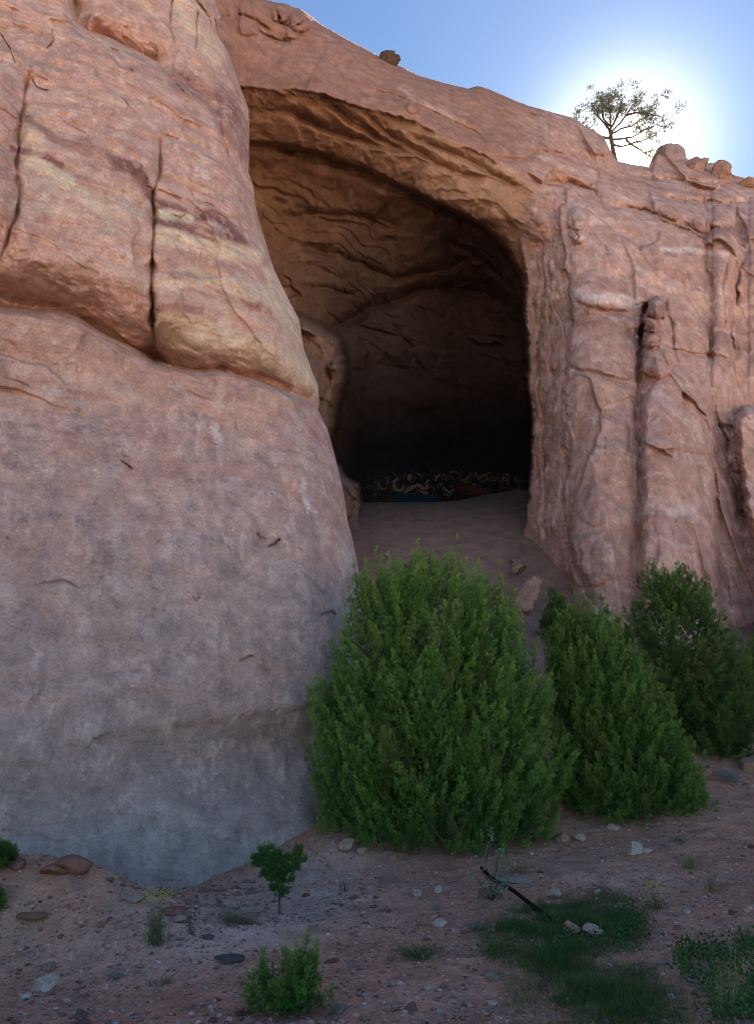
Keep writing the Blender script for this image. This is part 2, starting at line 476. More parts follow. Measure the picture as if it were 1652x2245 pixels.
    low = sstep(820, 1500, py) * .9 + .35 * sstep(860, 900, py)
    gm = np.clip(low + .55 * vs + .35 * w2 - .12 - .25 * sstep(500, 800, px) * (py < 1300), 0, 1) * (1 - up)
    c = mix(c, (.385, .285, .25), sstep(.15, .95, gm))
    c = mix(c, (.28, .225, .205), sstep(.1, .4, w2 + .3 * vs) * sstep(950, 1500, py) * .5 * (1 - up))
    c = mix(c, (.30, .245, .215), sstep(1560, 1640, wy + .14 * (px - 230)) * .45)
    c = mix(c, (.45, .36, .33), sstep(.14, .20, fbm(Pc, (.8, .8, .5), 6, .72, off=99)) * .6 * (1 - up) * sstep(1650, 1350, py))
    c = mix(c, (.23, .18, .17), sstep(.14, .24, fbm(Pc, (.35, .35, .35), 6, .72, off=199)) * .5 * (1 - up))
    # pale mineral skin at the foot with its scalloped upper edge
    foot = 1795 + 34 * np.sin(px / 70 + 2 * w1) + 40 * w2 + np.where(px < 300, (300 - px) * .12, 0)
    c = mix(c, (.40, .33, .285), sstep(-3, 5, py - foot) * .65)
    # old blotches
    mar = (.185, .085, .075)
    for pts, w, a in [([(28, 326), (60, 334), (96, 342), (138, 362)], 5, .9), ([(52, 258), (95, 288), (135, 312), (200, 335)], 8, .55), ([(180, 305), (250, 350), (300, 372)], 7, .55),
                      ([(250, 360), (295, 368), (315, 395), (332, 430)], 10, .8), ([(345, 446), (385, 458), (420, 476), (470, 470), (500, 495), (528, 530)], 9, .9),
                      ([(352, 486), (400, 498), (450, 512), (500, 520), (530, 538)], 8, .9), ([(380, 598), (440, 605), (500, 625)], 7, .6), ([(345, 676), (385, 672), (440, 682)], 6, .65),
                      ([(540, 655), (562, 670)], 11, .7), ([(620, 690), (650, 715)], 6, .6), ([(400, 180), (470, 205), (500, 260)], 20, .6), ([(495, 215), (510, 280), (535, 320)], 22, .6),
                      ([(0, 378), (10, 380)], 12, .6)]:
        c = mix(c, mar, streak(wx, wy, pts, w * 1.35) * a * np.clip(.95 + 1.6 * w2, 0, 1))
    crm = (.58, .47, .33)
    for pts, w, a in [([(62, 348), (80, 350)], 9, .5), ([(72, 358), (110, 372), (150, 398)], 12, .8), ([(352, 466), (400, 476), (415, 482)], 7, .8),
                      ([(350, 516), (420, 526), (500, 552), (560, 560)], 15, .7), ([(60, 395), (160, 420), (300, 470)], 12, .35), ([(350, 590), (450, 600), (590, 640)], 10, .45), ([(60, 290), (85, 320)], 14, .5), ([(360, 625), (460, 615), (560, 660)], 8, .45),
                      ([(360, 720), (450, 735), (560, 770), (690, 835)], 26, .6), ([(600, 600), (640, 700), (690, 830)], 16, .6), ([(560, 640), (600, 670), (660, 740)], 10, .5),
                      ([(400, 10), (420, 60), (470, 110)], 22, .5), ([(180, 430), (240, 470), (250, 500)], 12, .4), ([(40, 450), (200, 470)], 10, .25)]:
        c = mix(c, crm, streak(wx, wy, pts, w * 1.25) * min(1, a * 1.25) * np.clip(.85 + 1.8 * w3, 0, 1))
    wht = (.62, .52, .49); f0 = fbm(Pc, (.12, .12, .16), 5, .7, off=501); ox, oy = wx, wy; wx = wx + 26 * f0; wy = wy + 22 * f1 if False else wy + 24 * fbm(Pc, (.12, .12, .16), 5, .7, off=551)
    for pts, w, a in [([(432, 372), (446, 384), (460, 388)], 5, .9), ([(470, 935), (485, 965), (478, 982)], 8, .8), ([(662, 1062), (672, 1095), (690, 1120)], 8, .9),
                      ([(90, 870), (130, 860)], 14, .5), ([(445, 910), (440, 940)], 5, .5), ([(100, 428), (106, 438)], 4, .7), ([(278, 440), (282, 452)], 3, .7),
                      ([(560, 890), (625, 1010)], 5, .25), ([(250, 1150), (265, 1220), (260, 1300)], 12, .35), ([(720, 1170), (770, 1240)], 20, .35),
                      ([(100, 955), (200, 900), (300, 880)], 10, .25)]:
        c = mix(c, wht, streak(wx, wy, pts, w) * a * np.clip(.7 + 1.5 * w2, 0, 1))
    f1 = fbm(Pc, (.16, .16, .22), 4, .65, off=301); f2 = fbm(Pc, (.3, .3, .5), 5, .65, off=401)
    c = c * (1 + .24 * f1 + .12 * f2)[..., None]
    c = mix(c, (.52, .41, .36), sstep(.20, .25, f2 + .5 * f1) * .4)
    c = mix(c, (.26, .21, .205), sstep(.18, .24, -f2 + .5 * f1) * .4 * (1 - up))
    # dark run-off streaks down the lower wall
    vr = fbm(np.stack([px / 22 + 1.2 * w2, py / 400, px * 0], -1), 1.0, 4, .6, off=5)
    c = mix(c, (.21, .165, .16), sstep(.10, .5, vr + .6 * f2 + .5 * w2) * .32 * (1 - up) * sstep(1750, 1400, py))
    c = np.clip(c * 1.22, 0, .8)
    full = np.zeros(Pall.shape) + c[10:11, -1:].mean((0, 1))
    full[4:, :px.shape[1]] = c
    full[4:, px.shape[1]:] = c[:, -1:]
    full[:4, :px.shape[1]] = c[:1]
    o = mesh_obj("cliff_buttress", Pall, grid_faces(*Pall.shape[:2]), M_ROCK, col=full)
    tag(o, "tall rounded pink and grey sandstone buttress filling the left side", "cliff", kind="structure")
    return o
build_buttress()

# ------------------------------------------------------------------ arch, cave and right-hand cliff: one continuous rock surface
SKY = np.array([(380, -110), (430, -85), (520, -32), (575, -2), (600, 4), (625, 8), (660, 20), (682, 36), (700, 50), (750, 80), (800, 106), (826, 120), (876, 145), (921, 167), (976, 182), (1026, 194),
    (1046, 189), (1076, 196), (1126, 220), (1166, 234), (1206, 245), (1251, 257), (1291, 280), (1322, 300), (1338, 330), (1352, 354), (1386, 360), (1428, 368), (1434, 345), (1441, 324), (1462, 314), (1486, 315), (1500, 326), (1503, 348), (1530, 356), (1590, 358), (1604, 382), (1652, 396),
    (1720, 420), (1900, 470), (2300, 560)], float)
ARC = [(500, 312), (640, 322), (720, 350), (800, 378), (860, 404), (940, 440), (1000, 468), (1050, 492), (1088, 522), (1118, 560), (1140, 604), (1150, 660), (1156, 800), (1175, 1000), (1175, 1500), (500, 1500)]
CAVE = [(400, 200), (530, 192), (620, 192), (700, 206), (780, 232), (900, 264), (1000, 312), (1080, 352), (1126, 376), (1156, 402), (1166, 440), (1152, 485), (1140, 530), (1146, 575), (1154, 620), (1148, 680), (1158, 760),
        (1156, 850), (1166, 900), (1164, 1000), (1160, 1060), (1152, 1130), (1142, 1180), (1146, 1260), (1160, 1500), (400, 1500)]
def cliff_depth(px, py):
    face = pxtps([(400, -100, 17.5), (575, 0, 19.6), (740, 75, 20.6), (900, 155, 21.3), (1046, 190, 22.0), (1200, 245, 22.8), (1330, 310, 23.6), (1430, 370, 24.2), (1650, 395, 25), (2300, 560, 26),
                  (430, 150, 17.0), (530, 190, 18.6), (700, 206, 19.0), (900, 264, 19.4), (1080, 352, 19.9), (1180, 410, 20.4), (900, 220, 19.8),
                  (1300, 450, 21.0), (1450, 480, 21.3), (1620, 500, 21.8), (1300, 600, 19.4), (1450, 620, 20.2), (1620, 620, 20.6),
                  (1300, 800, 18.4), (1480, 850, 18.8), (1620, 850, 20.0), (1300, 1000, 17.8), (1500, 1000, 18.0), (1620, 1000, 19.6), (1200, 700, 19.4), (1200, 1000, 18.7),
                  (1300, 1200, 17.2), (1500, 1200, 17.2), (1620, 1200, 18.4), (1200, 1250, 17.9), (1300, 1500, 16.6), (1500, 1500, 16.4), (1700, 1500, 17), (2300, 1000, 18), (2300, 1500, 17)])
    hole = pxtps([(400, 200, 18.6), (620, 192, 19.0), (700, 206, 19.1), (900, 264, 19.5), (1080, 352, 20.0), (1172, 412, 20.6),
                  (560, 300, 20.6), (700, 320, 20.7), (850, 390, 21.0), (1000, 450, 20.9), (1090, 480, 20.8),
                  (560, 380, 22.0), (700, 420, 22.4), (860, 480, 22.9), (1000, 540, 23.2), (1130, 640, 24.0),
                  (600, 520, 23.2), (750, 560, 24.0), (900, 600, 24.8), (1050, 640, 25.6),
                  (650, 680, 23.6), (780, 700, 25.4), (950, 740, 26.4), (1140, 760, 26.6),
                  (700, 850, 24.5), (820, 850, 27.0), (1000, 860, 27.6), (1160, 860, 27.6),
                  (720, 1000, 26), (850, 980, 27.8), (1000, 980, 28.2), (1160, 980, 28.0),
                  (740, 1090, 25.6), (850, 1090, 27.0), (1000, 1090, 27.4), (1160, 1090, 27.4), (740, 1500, 26), (1160, 1500, 27.5), (400, 1500, 22), (400, 800, 20)])
    jit = fbm(np.stack([px * .02, py * .02, px * 0], -1), 1.0, 5, .6)
    jx, jy = px + 16 * jit, py + 9 * fbm(np.stack([px * .02, py * .02, px * 0], -1), 1.0, 5, .6, off=40)
    D = face(px, py)
    # --- right cliff relief
    gx = np.array([(405, 1172), (440, 1212), (560, 1238), (700, 1250), (850, 1236), (960, 1240), (1150, 1236), (1250, 1262), (1340, 1298), (1500, 1300)], float)
    crease = np.interp(py, gx[:, 0], gx[:, 1])
    # flank left of the crease turns back into the cave
    D += 1.5 * sstep(0, 100, crease - jx) * sstep(400, 560, py) + .5 * sstep(-6, 10, crease - jx) * sstep(430, 560, py)
    for pts, w, dp in [([(b, a) for a, b in gx[:-1]], 7, .75), ([(1210, 470), (1200, 600), (1206, 760), (1196, 900)], 7, .3), ([(1180, 520), (1190, 640), (1176, 800), (1190, 1000), (1188, 1180), (1196, 1290)], 6, .55),
                       ([(1170, 620), (1174, 700), (1168, 900), (1176, 1100)], 5, .3),
                       ([(1424, 640), (1412, 680), (1408, 720), (1404, 780), (1397, 850), (1392, 920), (1402, 980), (1406, 1060), (1400, 1140)], 7, .75), ([(1412, 660), (1404, 720), (1400, 780), (1396, 840)], 12, 1.6), ([(1420, 694), (1454, 696)], 4, .5), ([(1412, 730), (1448, 728)], 4, .4), ([(1462, 650), (1466, 700), (1474, 760)], 8, .6),
                       ([(1466, 690), (1474, 760), (1490, 800)], 6, .4), ([(1545, 400), (1548, 560), (1562, 640), (1556, 760), (1545, 830)], 7, .5), ([(1608, 440), (1632, 560), (1600, 700), (1610, 860)], 8, .7),
                       ([(1590, 560), (1585, 640), (1590, 740)], 5, .35), ([(1555, 860), (1585, 960), (1605, 1040), (1622, 1110), (1650, 1200)], 9, .9), ([(1614, 900), (1612, 990), (1622, 1080), (1640, 1160)], 8, .9),
                       ([(1470, 1180), (1490, 1110), (1500, 1080)], 4, .25), ([(1495, 1230), (1510, 1300), (1520, 1380)], 6, .3), ([(1262, 1180), (1270, 1250), (1300, 1310)], 6, .4),
                       ([(1330, 850), (1320, 920), (1325, 1000)], 4, .12), ([(1372, 900), (1380, 940), (1372, 1000)], 6, .3), ([(1290, 500), (1330, 560), (1370, 620), (1400, 650)], 7, .35), ([(1245, 470), (1262, 520), (1250, 560)], 5, .35),
                       ([(1330, 480), (1380, 520), (1440, 600)], 5, .18), ([(1560, 1180), (1590, 1250), (1600, 1340)], 8, .4), ([(1430, 1100), (1440, 1200), (1430, 1290)], 9, .15)]:
        groove(D, jx, jy, pts, w, dp * (.55 if dp < 1.5 else 1))
    # pillars between the creases are rounded
    def bulge(x0, x1, y0, y1, a):
        m = np.clip(1 - ((px + 5 * jit - (x0 + x1) / 2) / ((x1 - x0) / 2)) ** 2, 0, 1) * sstep(y0 - 30, y0 + 50, py) * sstep(y1 + 50, y1 - 50, py)
        return .6 * a * m ** .45
    D -= bulge(1246, 1398, 640, 1500, .9) + bulge(1404, 1566, 830, 1500, 1.0) + bulge(1250, 1400, 430, 640, .5) + bulge(1560, 1612, 420, 860, .7) + bulge(1400, 1545, 520, 800, .35)
    D -= bulge(1640, 1900, 440, 860, .8)
    D -= 1.5 * polymask(jx, jy, [(1616, 920), (1636, 898), (1760, 900), (1800, 1500), (1690, 1500), (1650, 1180), (1626, 1080), (1614, 1000)], 12)
    # shoulder of the second pillar
    D -= .5 * polymask(jx, jy, [(1440, 790), (1480, 820), (1530, 880), (1560, 950), (1568, 1100), (1575, 1500), (1405, 1500), (1402, 900)], 14)
    for bx, by, r, a in [(1437, 674, 24, 1.3), (1424, 712, 18, 1.0), (1428, 744, 22, 1.1), (1438, 792, 40, .9), (1305, 640, 50, .25), (1265, 480, 26, .5), (1266, 515, 20, .4), (1290, 1230, 60, .25), (1305, 1110, 45, .2)]:
        q = np.clip(1 - ((jx - bx) ** 2 + (jy - by) ** 2) / r ** 2, 0, 1); D -= a * np.sqrt(q)
    # ledges
    for pts, up, dn, dp in [([(1180, 402), (1240, 400), (1296, 416), (1322, 448)], 22, 8, .7), ([(1316, 448), (1380, 456), (1432, 466), (1468, 482), (1510, 496), (1546, 516), (1560, 502), (1624, 496)], 26, 8, .75),
                            ([(1421, 424), (1500, 440), (1596, 446), (1660, 440)], 16, 6, .45), ([(1232, 806), (1290, 812), (1330, 826), (1398, 842)], 10, 20, .3), ([(1250, 664), (1330, 680), (1395, 690)], 10, 30, .25),
                            ([(1440, 760), (1500, 770), (1620, 790)], 10, 14, .25), ([(1380, 380), (1440, 392), (1530, 398), (1620, 404)], 14, 6, .4), ([(1560, 930), (1600, 940), (1620, 945)], 10, 14, .3),
                            ([(1240, 1186), (1262, 1250), (1290, 1310), (1310, 1338)], 20, 12, .5), ([(1440, 985), (1500, 990), (1560, 1000)], 6, 16, .12)]:
        ledge(D, jx, jy, pts, up, dn, dp)
    # arch band
    for pts, up, dn, dp in [([(560, 60), (600, 90), (640, 96)], 12, 10, .3), ([(520, 30), (560, 45), (600, 75)], 12, 10, .35), ([(760, 188), (800, 200), (860, 205), (960, 250), (1060, 300), (1100, 340)], 8, 14, .2),
                            ([(900, 160), (960, 190), (1040, 215)], 6, 16, .12), ([(1060, 340), (1140, 352), (1180, 330), (1260, 345)], 10, 10, .25)]:
        ledge(D, jx, jy, pts, up, dn, dp)
    for bx, by, r, a in [(660, 45, 26, .5), (615, 25, 24, .4), (640, 70, 18, .3), (905, 235, 14, .2)]:
        q = np.clip(1 - ((jx - bx) ** 2 + (jy - by) ** 2) / r ** 2, 0, 1); D -= a * np.sqrt(q)
    for pts, w, dp in [([(600, 10), (612, 50), (640, 60), (680, 40)], 4, .4), ([(610, 70), (622, 90), (612, 110)], 4, .4), ([(690, 60), (720, 85), (760, 95)], 4, .15)]:
        groove(D, jx, jy, pts, w, dp)
    # --- cave
    H = hole(px, py)
    deep = polymask(px + 14 * jit, py + 10 * jit, ARC, 10.0)
    H += (.5 + 1.9 * sstep(850, 1050, px)) * deep
    for pts, up, dn, dp in [([(560, 306), (640, 318), (720, 345), (800, 372), (860, 402), (940, 440), (1010, 470), (1070, 500), (1112, 540), (1150, 600)], 10, 60, -.0),
                            ([(560, 240), (640, 250), (700, 280), (760, 300), (860, 330), (960, 350)], 30, 14, .35), ([(700, 206), (760, 260), (820, 300), (900, 340)], 26, 12, .35),
                            ([(780, 236), (860, 300), (960, 360), (1060, 400)], 22, 14, .3), ([(900, 300), (1000, 340), (1080, 380), (1140, 420)], 18, 12, .35),
                            ([(560, 320), (640, 330), (720, 352), (800, 380), (860, 408), (940, 446), (1010, 474), (1080, 505), (1120, 545)], 20, 26, .6),
                            ([(590, 480), (700, 470), (800, 480), (900, 520)], 22, 16, .3), ([(620, 540), (740, 560), (860, 610), (940, 600), (1060, 560)], 26, 18, .4),
                            ([(680, 740), (740, 716), (800, 680), (880, 650), (960, 632), (1060, 640), (1140, 690)], 40, 30, .75), ([(640, 620), (720, 632), (800, 660)], 20, 14, .3),
                            ([(760, 800), (860, 800), (960, 840), (1100, 880)], 26, 30, .2), ([(850, 700), (900, 760), (900, 820)], 18, 14, .25), ([(960, 520), (1040, 560), (1110, 620)], 22, 16, .4),
                            ([(740, 880), (900, 900), (1150, 900)], 26, 30, .15), ([(740, 985), (860, 990), (1000, 1000), (1150, 990)], 26, 20, .2)]:
        ledge(H, jx, jy, pts, up, dn, dp)
    # ceiling bedding: broken slabs, strongest near the mouth
    P0 = W(px, py, H)
    up_ = sstep(1010, 760, py)
    q = (P0[..., 2] + .25 * P0[..., 0] + 1.3 * fbm(P0, (4, 4, 3), 3, .5, off=61) + .22 * fbm(P0, (.9, .9, .6), 4, .55, off=62)) / 1.15
    fr = q - np.floor(q); saw = np.where(fr < .86, fr / .86, (1 - fr) / .14)
    amp = np.clip(.55 + 1.1 * fbm(P0, (2.5, 2.5, 1.2), 3, off=64), 0, 1)
    H += .17 * saw * amp * up_
    q2 = q * 3.3 + .5 * fbm(P0, 1.2, 3, off=66); f2 = q2 - np.floor(q2); H += .09 * np.where(f2 < .8, f2 / .8, (1 - f2) / .2) * up_ * np.clip(.5 + 1.5 * fbm(P0, 1.5, 3, off=68), 0, 1)
    H += up_ * (.20 * blocks(P0, (3.0, 2.4, 1.1), 5, .3, .8) + .05 * blocks(P0, (.7, .8, .3), 6, .3, .8)) + .18 * fbm(P0, (2, 2, 1.2), 4, .5, off=70)
    # inner side wall seen past the buttress, and the spur on the floor
    nz = .7 * fbm(P0, (1.6, 1.6, 1.8), 4, .5, off=91) + .7 * blocks(P0, (.9, 1.5, 1.1), 7, .3, .9)
    H = H + (21.0 + nz + .02 * np.clip(px - 690, -80, 110) - .0012 * np.clip(py - 900, 0, 300) - H) * polymask(jx, jy, [(400, 640), (640, 690), (700, 716), (740, 742), (752, 790), (748, 850), (736, 905), (722, 950), (732, 1010), (758, 1050), (782, 1062), (792, 1110), (796, 1165), (790, 1500), (400, 1500)], 16)
    H = H + (20.3 + nz + .01 * (px - 760) - H) * polymask(jx, jy, [(600, 1010), (742, 1022), (758, 1048), (782, 1062), (792, 1110), (796, 1165), (792, 1260), (600, 1400)], 6)
    hj = fbm(np.stack([px * .05, py * .05, px * 0], -1), 1.0, 5, .65, off=88)
    inner = polymask(px + 9 * hj, py + 9 * fbm(np.stack([px * .04, py * .04, px * 0], -1), 1.0, 5, .65, off=98), CAVE, 4.0)
    in2 = polymask(px + 9 * hj, py, CAVE, 24.0); k2 = sstep(1040, 1120, px) * sstep(600, 500, py)
    inner = inner + (in2 - inner) * k2
    return D, H, inner, jit
def build_cliff():
    xs = np.concatenate([np.arange(380, 500, 4), np.arange(500, 1680, 2.3), np.arange(1680, 2300, 14)])
    top = np.interp(xs, SKY[:, 0], SKY[:, 1])
    top = top + 3 * fbm(np.stack([xs * .03, xs * 0, xs * 0], -1), 1, 4) + 1.5 * fbm(np.stack([xs * .15, xs * 0 + 4, xs * 0], -1), 1, 3)
    nr = 560
    s = np.linspace(0, 1, nr)
    xu = np.arange(380, 2300, 2.0); tu = np.interp(xu, xs, top); kk = np.hanning(81); kk /= kk.sum()
    tsm = np.interp(xs, xu, np.convolve(np.pad(tu, 40, mode='edge'), kk, 'valid'))
    py = tsm[None] + s[:, None] * (1500 - tsm[None]) + (top - tsm)[None] * ((1 - s) ** 14)[:, None]; px = xs[None] + 0 * py
    D, H, inner, jit = cliff_depth(px, py)
    # roll the top edge back
    dt = np.maximum(py - top[None], 0)
    D = D + 1.0 * np.exp(-dt / 7.0)
    # wavy outline of the hoodoo-like edges comes from real relief
    P = W(px, py, D)
    st = P * np.array([1, 1, 2.6])
    rel = .22 * fbm(P, 2.6, 4) + .10 * fbm(st, 1.6, 5, .5, off=11) + .03 * fbm(P, (.6, .6, 1.8), 4, .5, off=19)
    rg = fbm(P, (.9, .9, 2.4), 4, .55, off=70, ridge=True)
    right = sstep(1120, 1200, px)
    rel += right * (.10 * fbm(P, (.75, .75, 3.4), 4, .5, off=29) - .05 * sstep(.3, .8, rg))
    calm = sstep(-.15, .35, fbm(P, 1.8, 3, off=120))
    rel += .035 * calm * spall(P, (2.4, 2.4, 3.0), 5.5, (-.2, .0, .2), w=.01)
    rel += (.18 + .26 * right) * blocks(P, (1.9, 3, 4.6), 1, .16, .9) + (.05 + .02 * right) * blocks(P, (.7, 1.6, 1.3), 2, .2, .9) * calm
    D = D + rel
    D = D + (H + .08 * fbm(P, .4, 4, .6, off=2) - D) * inner
    P = W(px, py, D)
    back = P[0][None] + np.array([[[0, .6, .06]], [[0, 2.0, -.1]], [[0, 6, -.8]], [[0, 40, -6]]])
    Pall = np.concatenate([back[::-1], P], 0)
    # colour of the stone
    w1 = fbm(P, (1.8, 1.8, 1.2), 5, .6, off=3); w2 = fbm(P, (.6, .6, 1.0), 5, .6, off=77); w3 = fbm(st, (2.4, 2.4, .7), 5, .6, off=13)
    wx = px + 12 * w2 + 8 * w1; wy = py + 9 * w1 + 8 * w3
    c = np.zeros(P.shape) + np.array((.40, .25, .205))
    c = mix(c, (.48, .33, .275), sstep(-.2, .5, w1))
    c = mix(c, (.36, .18, .13), sstep(.0, .5, w3) * .6)
    c = mix(c, (.50, .36, .28), sstep(.2, .55, w2 + .3 * w3) * .45)
    bz = P[..., 2] + .5 * w1 + .25 * w2 + .06 * P[..., 0]
    bn = fbm(np.stack([bz * 0, bz * 0 + 3, bz], -1), (1, 1, .9), 4, .6, off=222)
    c = mix(c, (.27, .145, .125), sstep(.12, .35, bn) * .55 * np.clip(.8 + 1.5 * w2, 0, 1))
    c = mix(c, (.56, .41, .32), sstep(.12, .35, -bn) * .55 * np.clip(.7 + 1.5 * w2, 0, 1))
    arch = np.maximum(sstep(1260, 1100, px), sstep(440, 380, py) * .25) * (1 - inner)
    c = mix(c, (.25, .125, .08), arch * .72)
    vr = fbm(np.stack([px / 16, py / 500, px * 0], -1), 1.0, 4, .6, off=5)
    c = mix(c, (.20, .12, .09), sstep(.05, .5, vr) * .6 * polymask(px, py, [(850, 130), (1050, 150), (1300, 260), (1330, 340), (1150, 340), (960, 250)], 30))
    c = mix(c, (.30, .22, .19), sstep(.2, .6, fbm(np.stack([px / 12, py / 300, px * 0], -1), 1.0, 4, .6, off=15)) * .5 * right * sstep(560, 800, py))
    wht = (.66, .55, .50)
    for pts, w, a in [([(1262, 640), (1300, 650), (1360, 655), (1396, 662)], 12, .85), ([(1262, 655), (1300, 668)], 10, .5), ([(1450, 548), (1520, 550), (1595, 556)], 6, .7), ([(1400, 590), (1420, 600)], 5, .6),
                      ([(1240, 812), (1320, 815), (1380, 838)], 7, .5), ([(1440, 860), (1480, 900), (1520, 930)], 12, .35), ([(1470, 1125), (1520, 1120)], 10, .5), ([(1480, 1000), (1545, 1010)], 10, .4),
                      ([(1210, 575), (1214, 610)], 5, .5), ([(1300, 490), (1310, 480)], 6, .4), ([(1575, 930), (1612, 935)], 8, .6), ([(1640, 905), (1652, 930)], 12, .5),
                      ([(1086, 362), (1120, 378)], 6, .6), ([(880, 190), (930, 230), (1010, 270)], 8, .3), ([(1255, 520), (1290, 530)], 8, .35)]:
        c = mix(c, wht, streak(wx, wy, pts, w) * a * np.clip(.8 + 1.2 * w2, 0, 1))
    for pts, w, a in [([(1260, 690), (1330, 710), (1395, 730)], 22, .5), ([(1425, 700), (1435, 760)], 18, .55), ([(1440, 1000), (1560, 1010)], 8, .4), ([(1570, 740), (1650, 780)], 18, .5),
                      ([(1466, 480), (1560, 510), (1640, 500)], 14, .5), ([(1320, 900), (1390, 960), (1390, 1060)], 12, .25), ([(1430, 672), (1452, 676)], 16, .6)]:
        c = mix(c, (.20, .105, .09), streak(wx, wy, pts, w) * a * np.clip(.8 + 1.2 * w2, 0, 1))
    f1 = fbm(P, (.25, .25, .35), 4, .65, off=301)
    c = c * (1 + .45 * f1)[..., None]
    c = mix(c, (.60, .47, .40), sstep(.16, .24, fbm(P, (.7, .7, .45), 5, .7, off=611)) * .4 * right)
    c = mix(c, (.27, .16, .14), sstep(.16, .24, fbm(P, (.6, .6, .9), 5, .7, off=711)) * .4)
    # cave: ochre ceiling, sooty lower back wall, both darkened further by painted shade
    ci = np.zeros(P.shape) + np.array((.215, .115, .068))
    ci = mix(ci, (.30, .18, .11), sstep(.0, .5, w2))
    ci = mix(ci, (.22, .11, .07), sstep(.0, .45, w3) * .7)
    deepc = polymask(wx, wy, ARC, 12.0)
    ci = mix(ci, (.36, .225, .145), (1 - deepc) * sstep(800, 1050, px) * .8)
    cave_shade = (.25 + .75 * deepc) * sstep(260, 720, wy + .18 * (px - 800) + 60 * w1) ** .8  # shade of the cave painted in, deepening inwards and to the right
    ci = mix(ci, (.045, .03, .026), cave_shade * .93 * sstep(540, 800, px))
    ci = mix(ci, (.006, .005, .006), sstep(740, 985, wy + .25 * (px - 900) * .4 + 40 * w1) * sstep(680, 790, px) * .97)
    gb = polymask(px + 14 * jit, py + 8 * w2 * 3, [(780, 1044), (900, 1030), (1000, 1032), (1170, 1040), (1170, 1110), (780, 1110)], 8)
    pt = fbm(np.stack([px / 11, py / 9, px * 0], -1), 1.0, 4, .6, off=7); pt2 = fbm(np.stack([px / 18, py / 12, px * 0], -1), 1.0, 4, .6, off=27)
    ci = mix(ci, (.032, .028, .028), gb * sstep(.0, .3, pt) * .9); ci = mix(ci, (.035, .016, .012), gb * sstep(.12, .35, pt2) * .8); ci = mix(ci, (.012, .02, .024), gb * sstep(.12, .35, -pt2) * .8)
    for bx, by in [(612, 438), (625, 444), (655, 455), (672, 458), (690, 462)]:
        ci = mix(ci, (.03, .02, .015), .8 * np.clip(1 - np.hypot((wx - bx) / 12, (wy - by) / 7), 0, 1) ** .5)
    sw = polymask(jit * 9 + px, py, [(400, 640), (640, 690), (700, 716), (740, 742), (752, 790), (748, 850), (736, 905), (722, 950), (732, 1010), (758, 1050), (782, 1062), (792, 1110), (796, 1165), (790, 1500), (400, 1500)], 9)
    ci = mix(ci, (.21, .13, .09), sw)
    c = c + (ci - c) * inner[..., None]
    sp = polymask(jit * 9 + px, py, [(600, 1010), (742, 1022), (758, 1048), (782, 1062), (792, 1110), (796, 1165), (792, 1260), (600, 1400)], 6)
    c = mix(c, (.15, .10, .085), sp * inner)
    c = np.clip(c * 1.15, 0, .8)
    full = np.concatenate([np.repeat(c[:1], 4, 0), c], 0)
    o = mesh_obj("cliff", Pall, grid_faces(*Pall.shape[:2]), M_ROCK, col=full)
    tag(o, "pink sandstone cliff with a deep dark arched cave", "cliff", kind="structure")
    return o, px, py, D
cliff, CPX, CPY, CD = build_cliff()
def cliff_at(px, py):
    """distance of the cliff surface behind a photo position (nearest grid sample)"""
    j = np.abs(CPX[0] - px).argmin(); i = np.abs(CPY[:, j] - py).argmin()
    return float(CD[i, j])

# ------------------------------------------------------------------ ground
gpts = [(0, 2245, 5.0), (826, 2245, 4.9), (1652, 2245, 4.9), (0, 1878, 7.5), (90, 1885, 7.5), (180, 1900, 7.4), (300, 1945, 7.7), (300, 1960, 8.6), (150, 1945, 8.6), (0, 1945, 8.5), (430, 1968, 8.5), (0, 2060, 6.6), (300, 2100, 6.2),
        (560, 1955, 8.9), (640, 1925, 9.4), (740, 1850, 9.8), (800, 1866, 9.7), (950, 1893, 9.4), (1200, 1822, 10.4), (1540, 1790, 10.6), (1652, 1640, 13.5), (1570, 1700, 12.3),
        (1400, 2000, 7.3), (1100, 2000, 7.35), (600, 2100, 6.2), (1150, 1340, 17), (1200, 1415, 15.4), (800, 1210, 18.8), (1140, 1210, 19.2), (1000, 1200, 19.2), (790, 1102, 25.6), (900, 1106, 26), (1000, 1098, 26.4), (1150, 1074, 27),
        (1652, 1420, 16.5), (1900, 1450, 16.5), (1000, 1500, 14.2), (1400, 1450, 15.3)]
gc = np.array([W(*p) for p in gpts])
extra = np.array([(-6, 3, 0.1), (6, 3, -.05), (-6, 8, .4), (-4, 10.2, -.1), (0, 0, 0), (0, -6, .0), (8, 8, .8), (12, 14, 2.6), (-8, 0, .1), (8, -4, 0), (-1.5, 12, .8), (-12, 12, .5), (-2, 24, 8.5), (10, 26, 9), (0, 32, 10)])
gc = np.concatenate([gc, extra])
_gt = tps_fit(gc[:, :2] / 10, gc[:, 2])
def gz(x, y, detail=True):
    x = np.asarray(x, float); y = np.asarray(y, float)
    z = _gt(x / 10, y / 10)
    r = sstep(10, 24, np.abs(x)) ; r2 = sstep(-2, -9, y); far = np.maximum(np.maximum(r, r2), sstep(30, 36, y))
    z = z * (1 - far) + far * np.where(y > 10, 2.0, -.3)
    if detail:
        Q = np.stack([x, y, 0 * x], -1)
        near = sstep(24, 12, y) * .7 + .3
        z = z + near * (.10 * fbm(Q, 1.6, 4) + .035 * fbm(Q, .35, 4, .6, off=5))
    return z
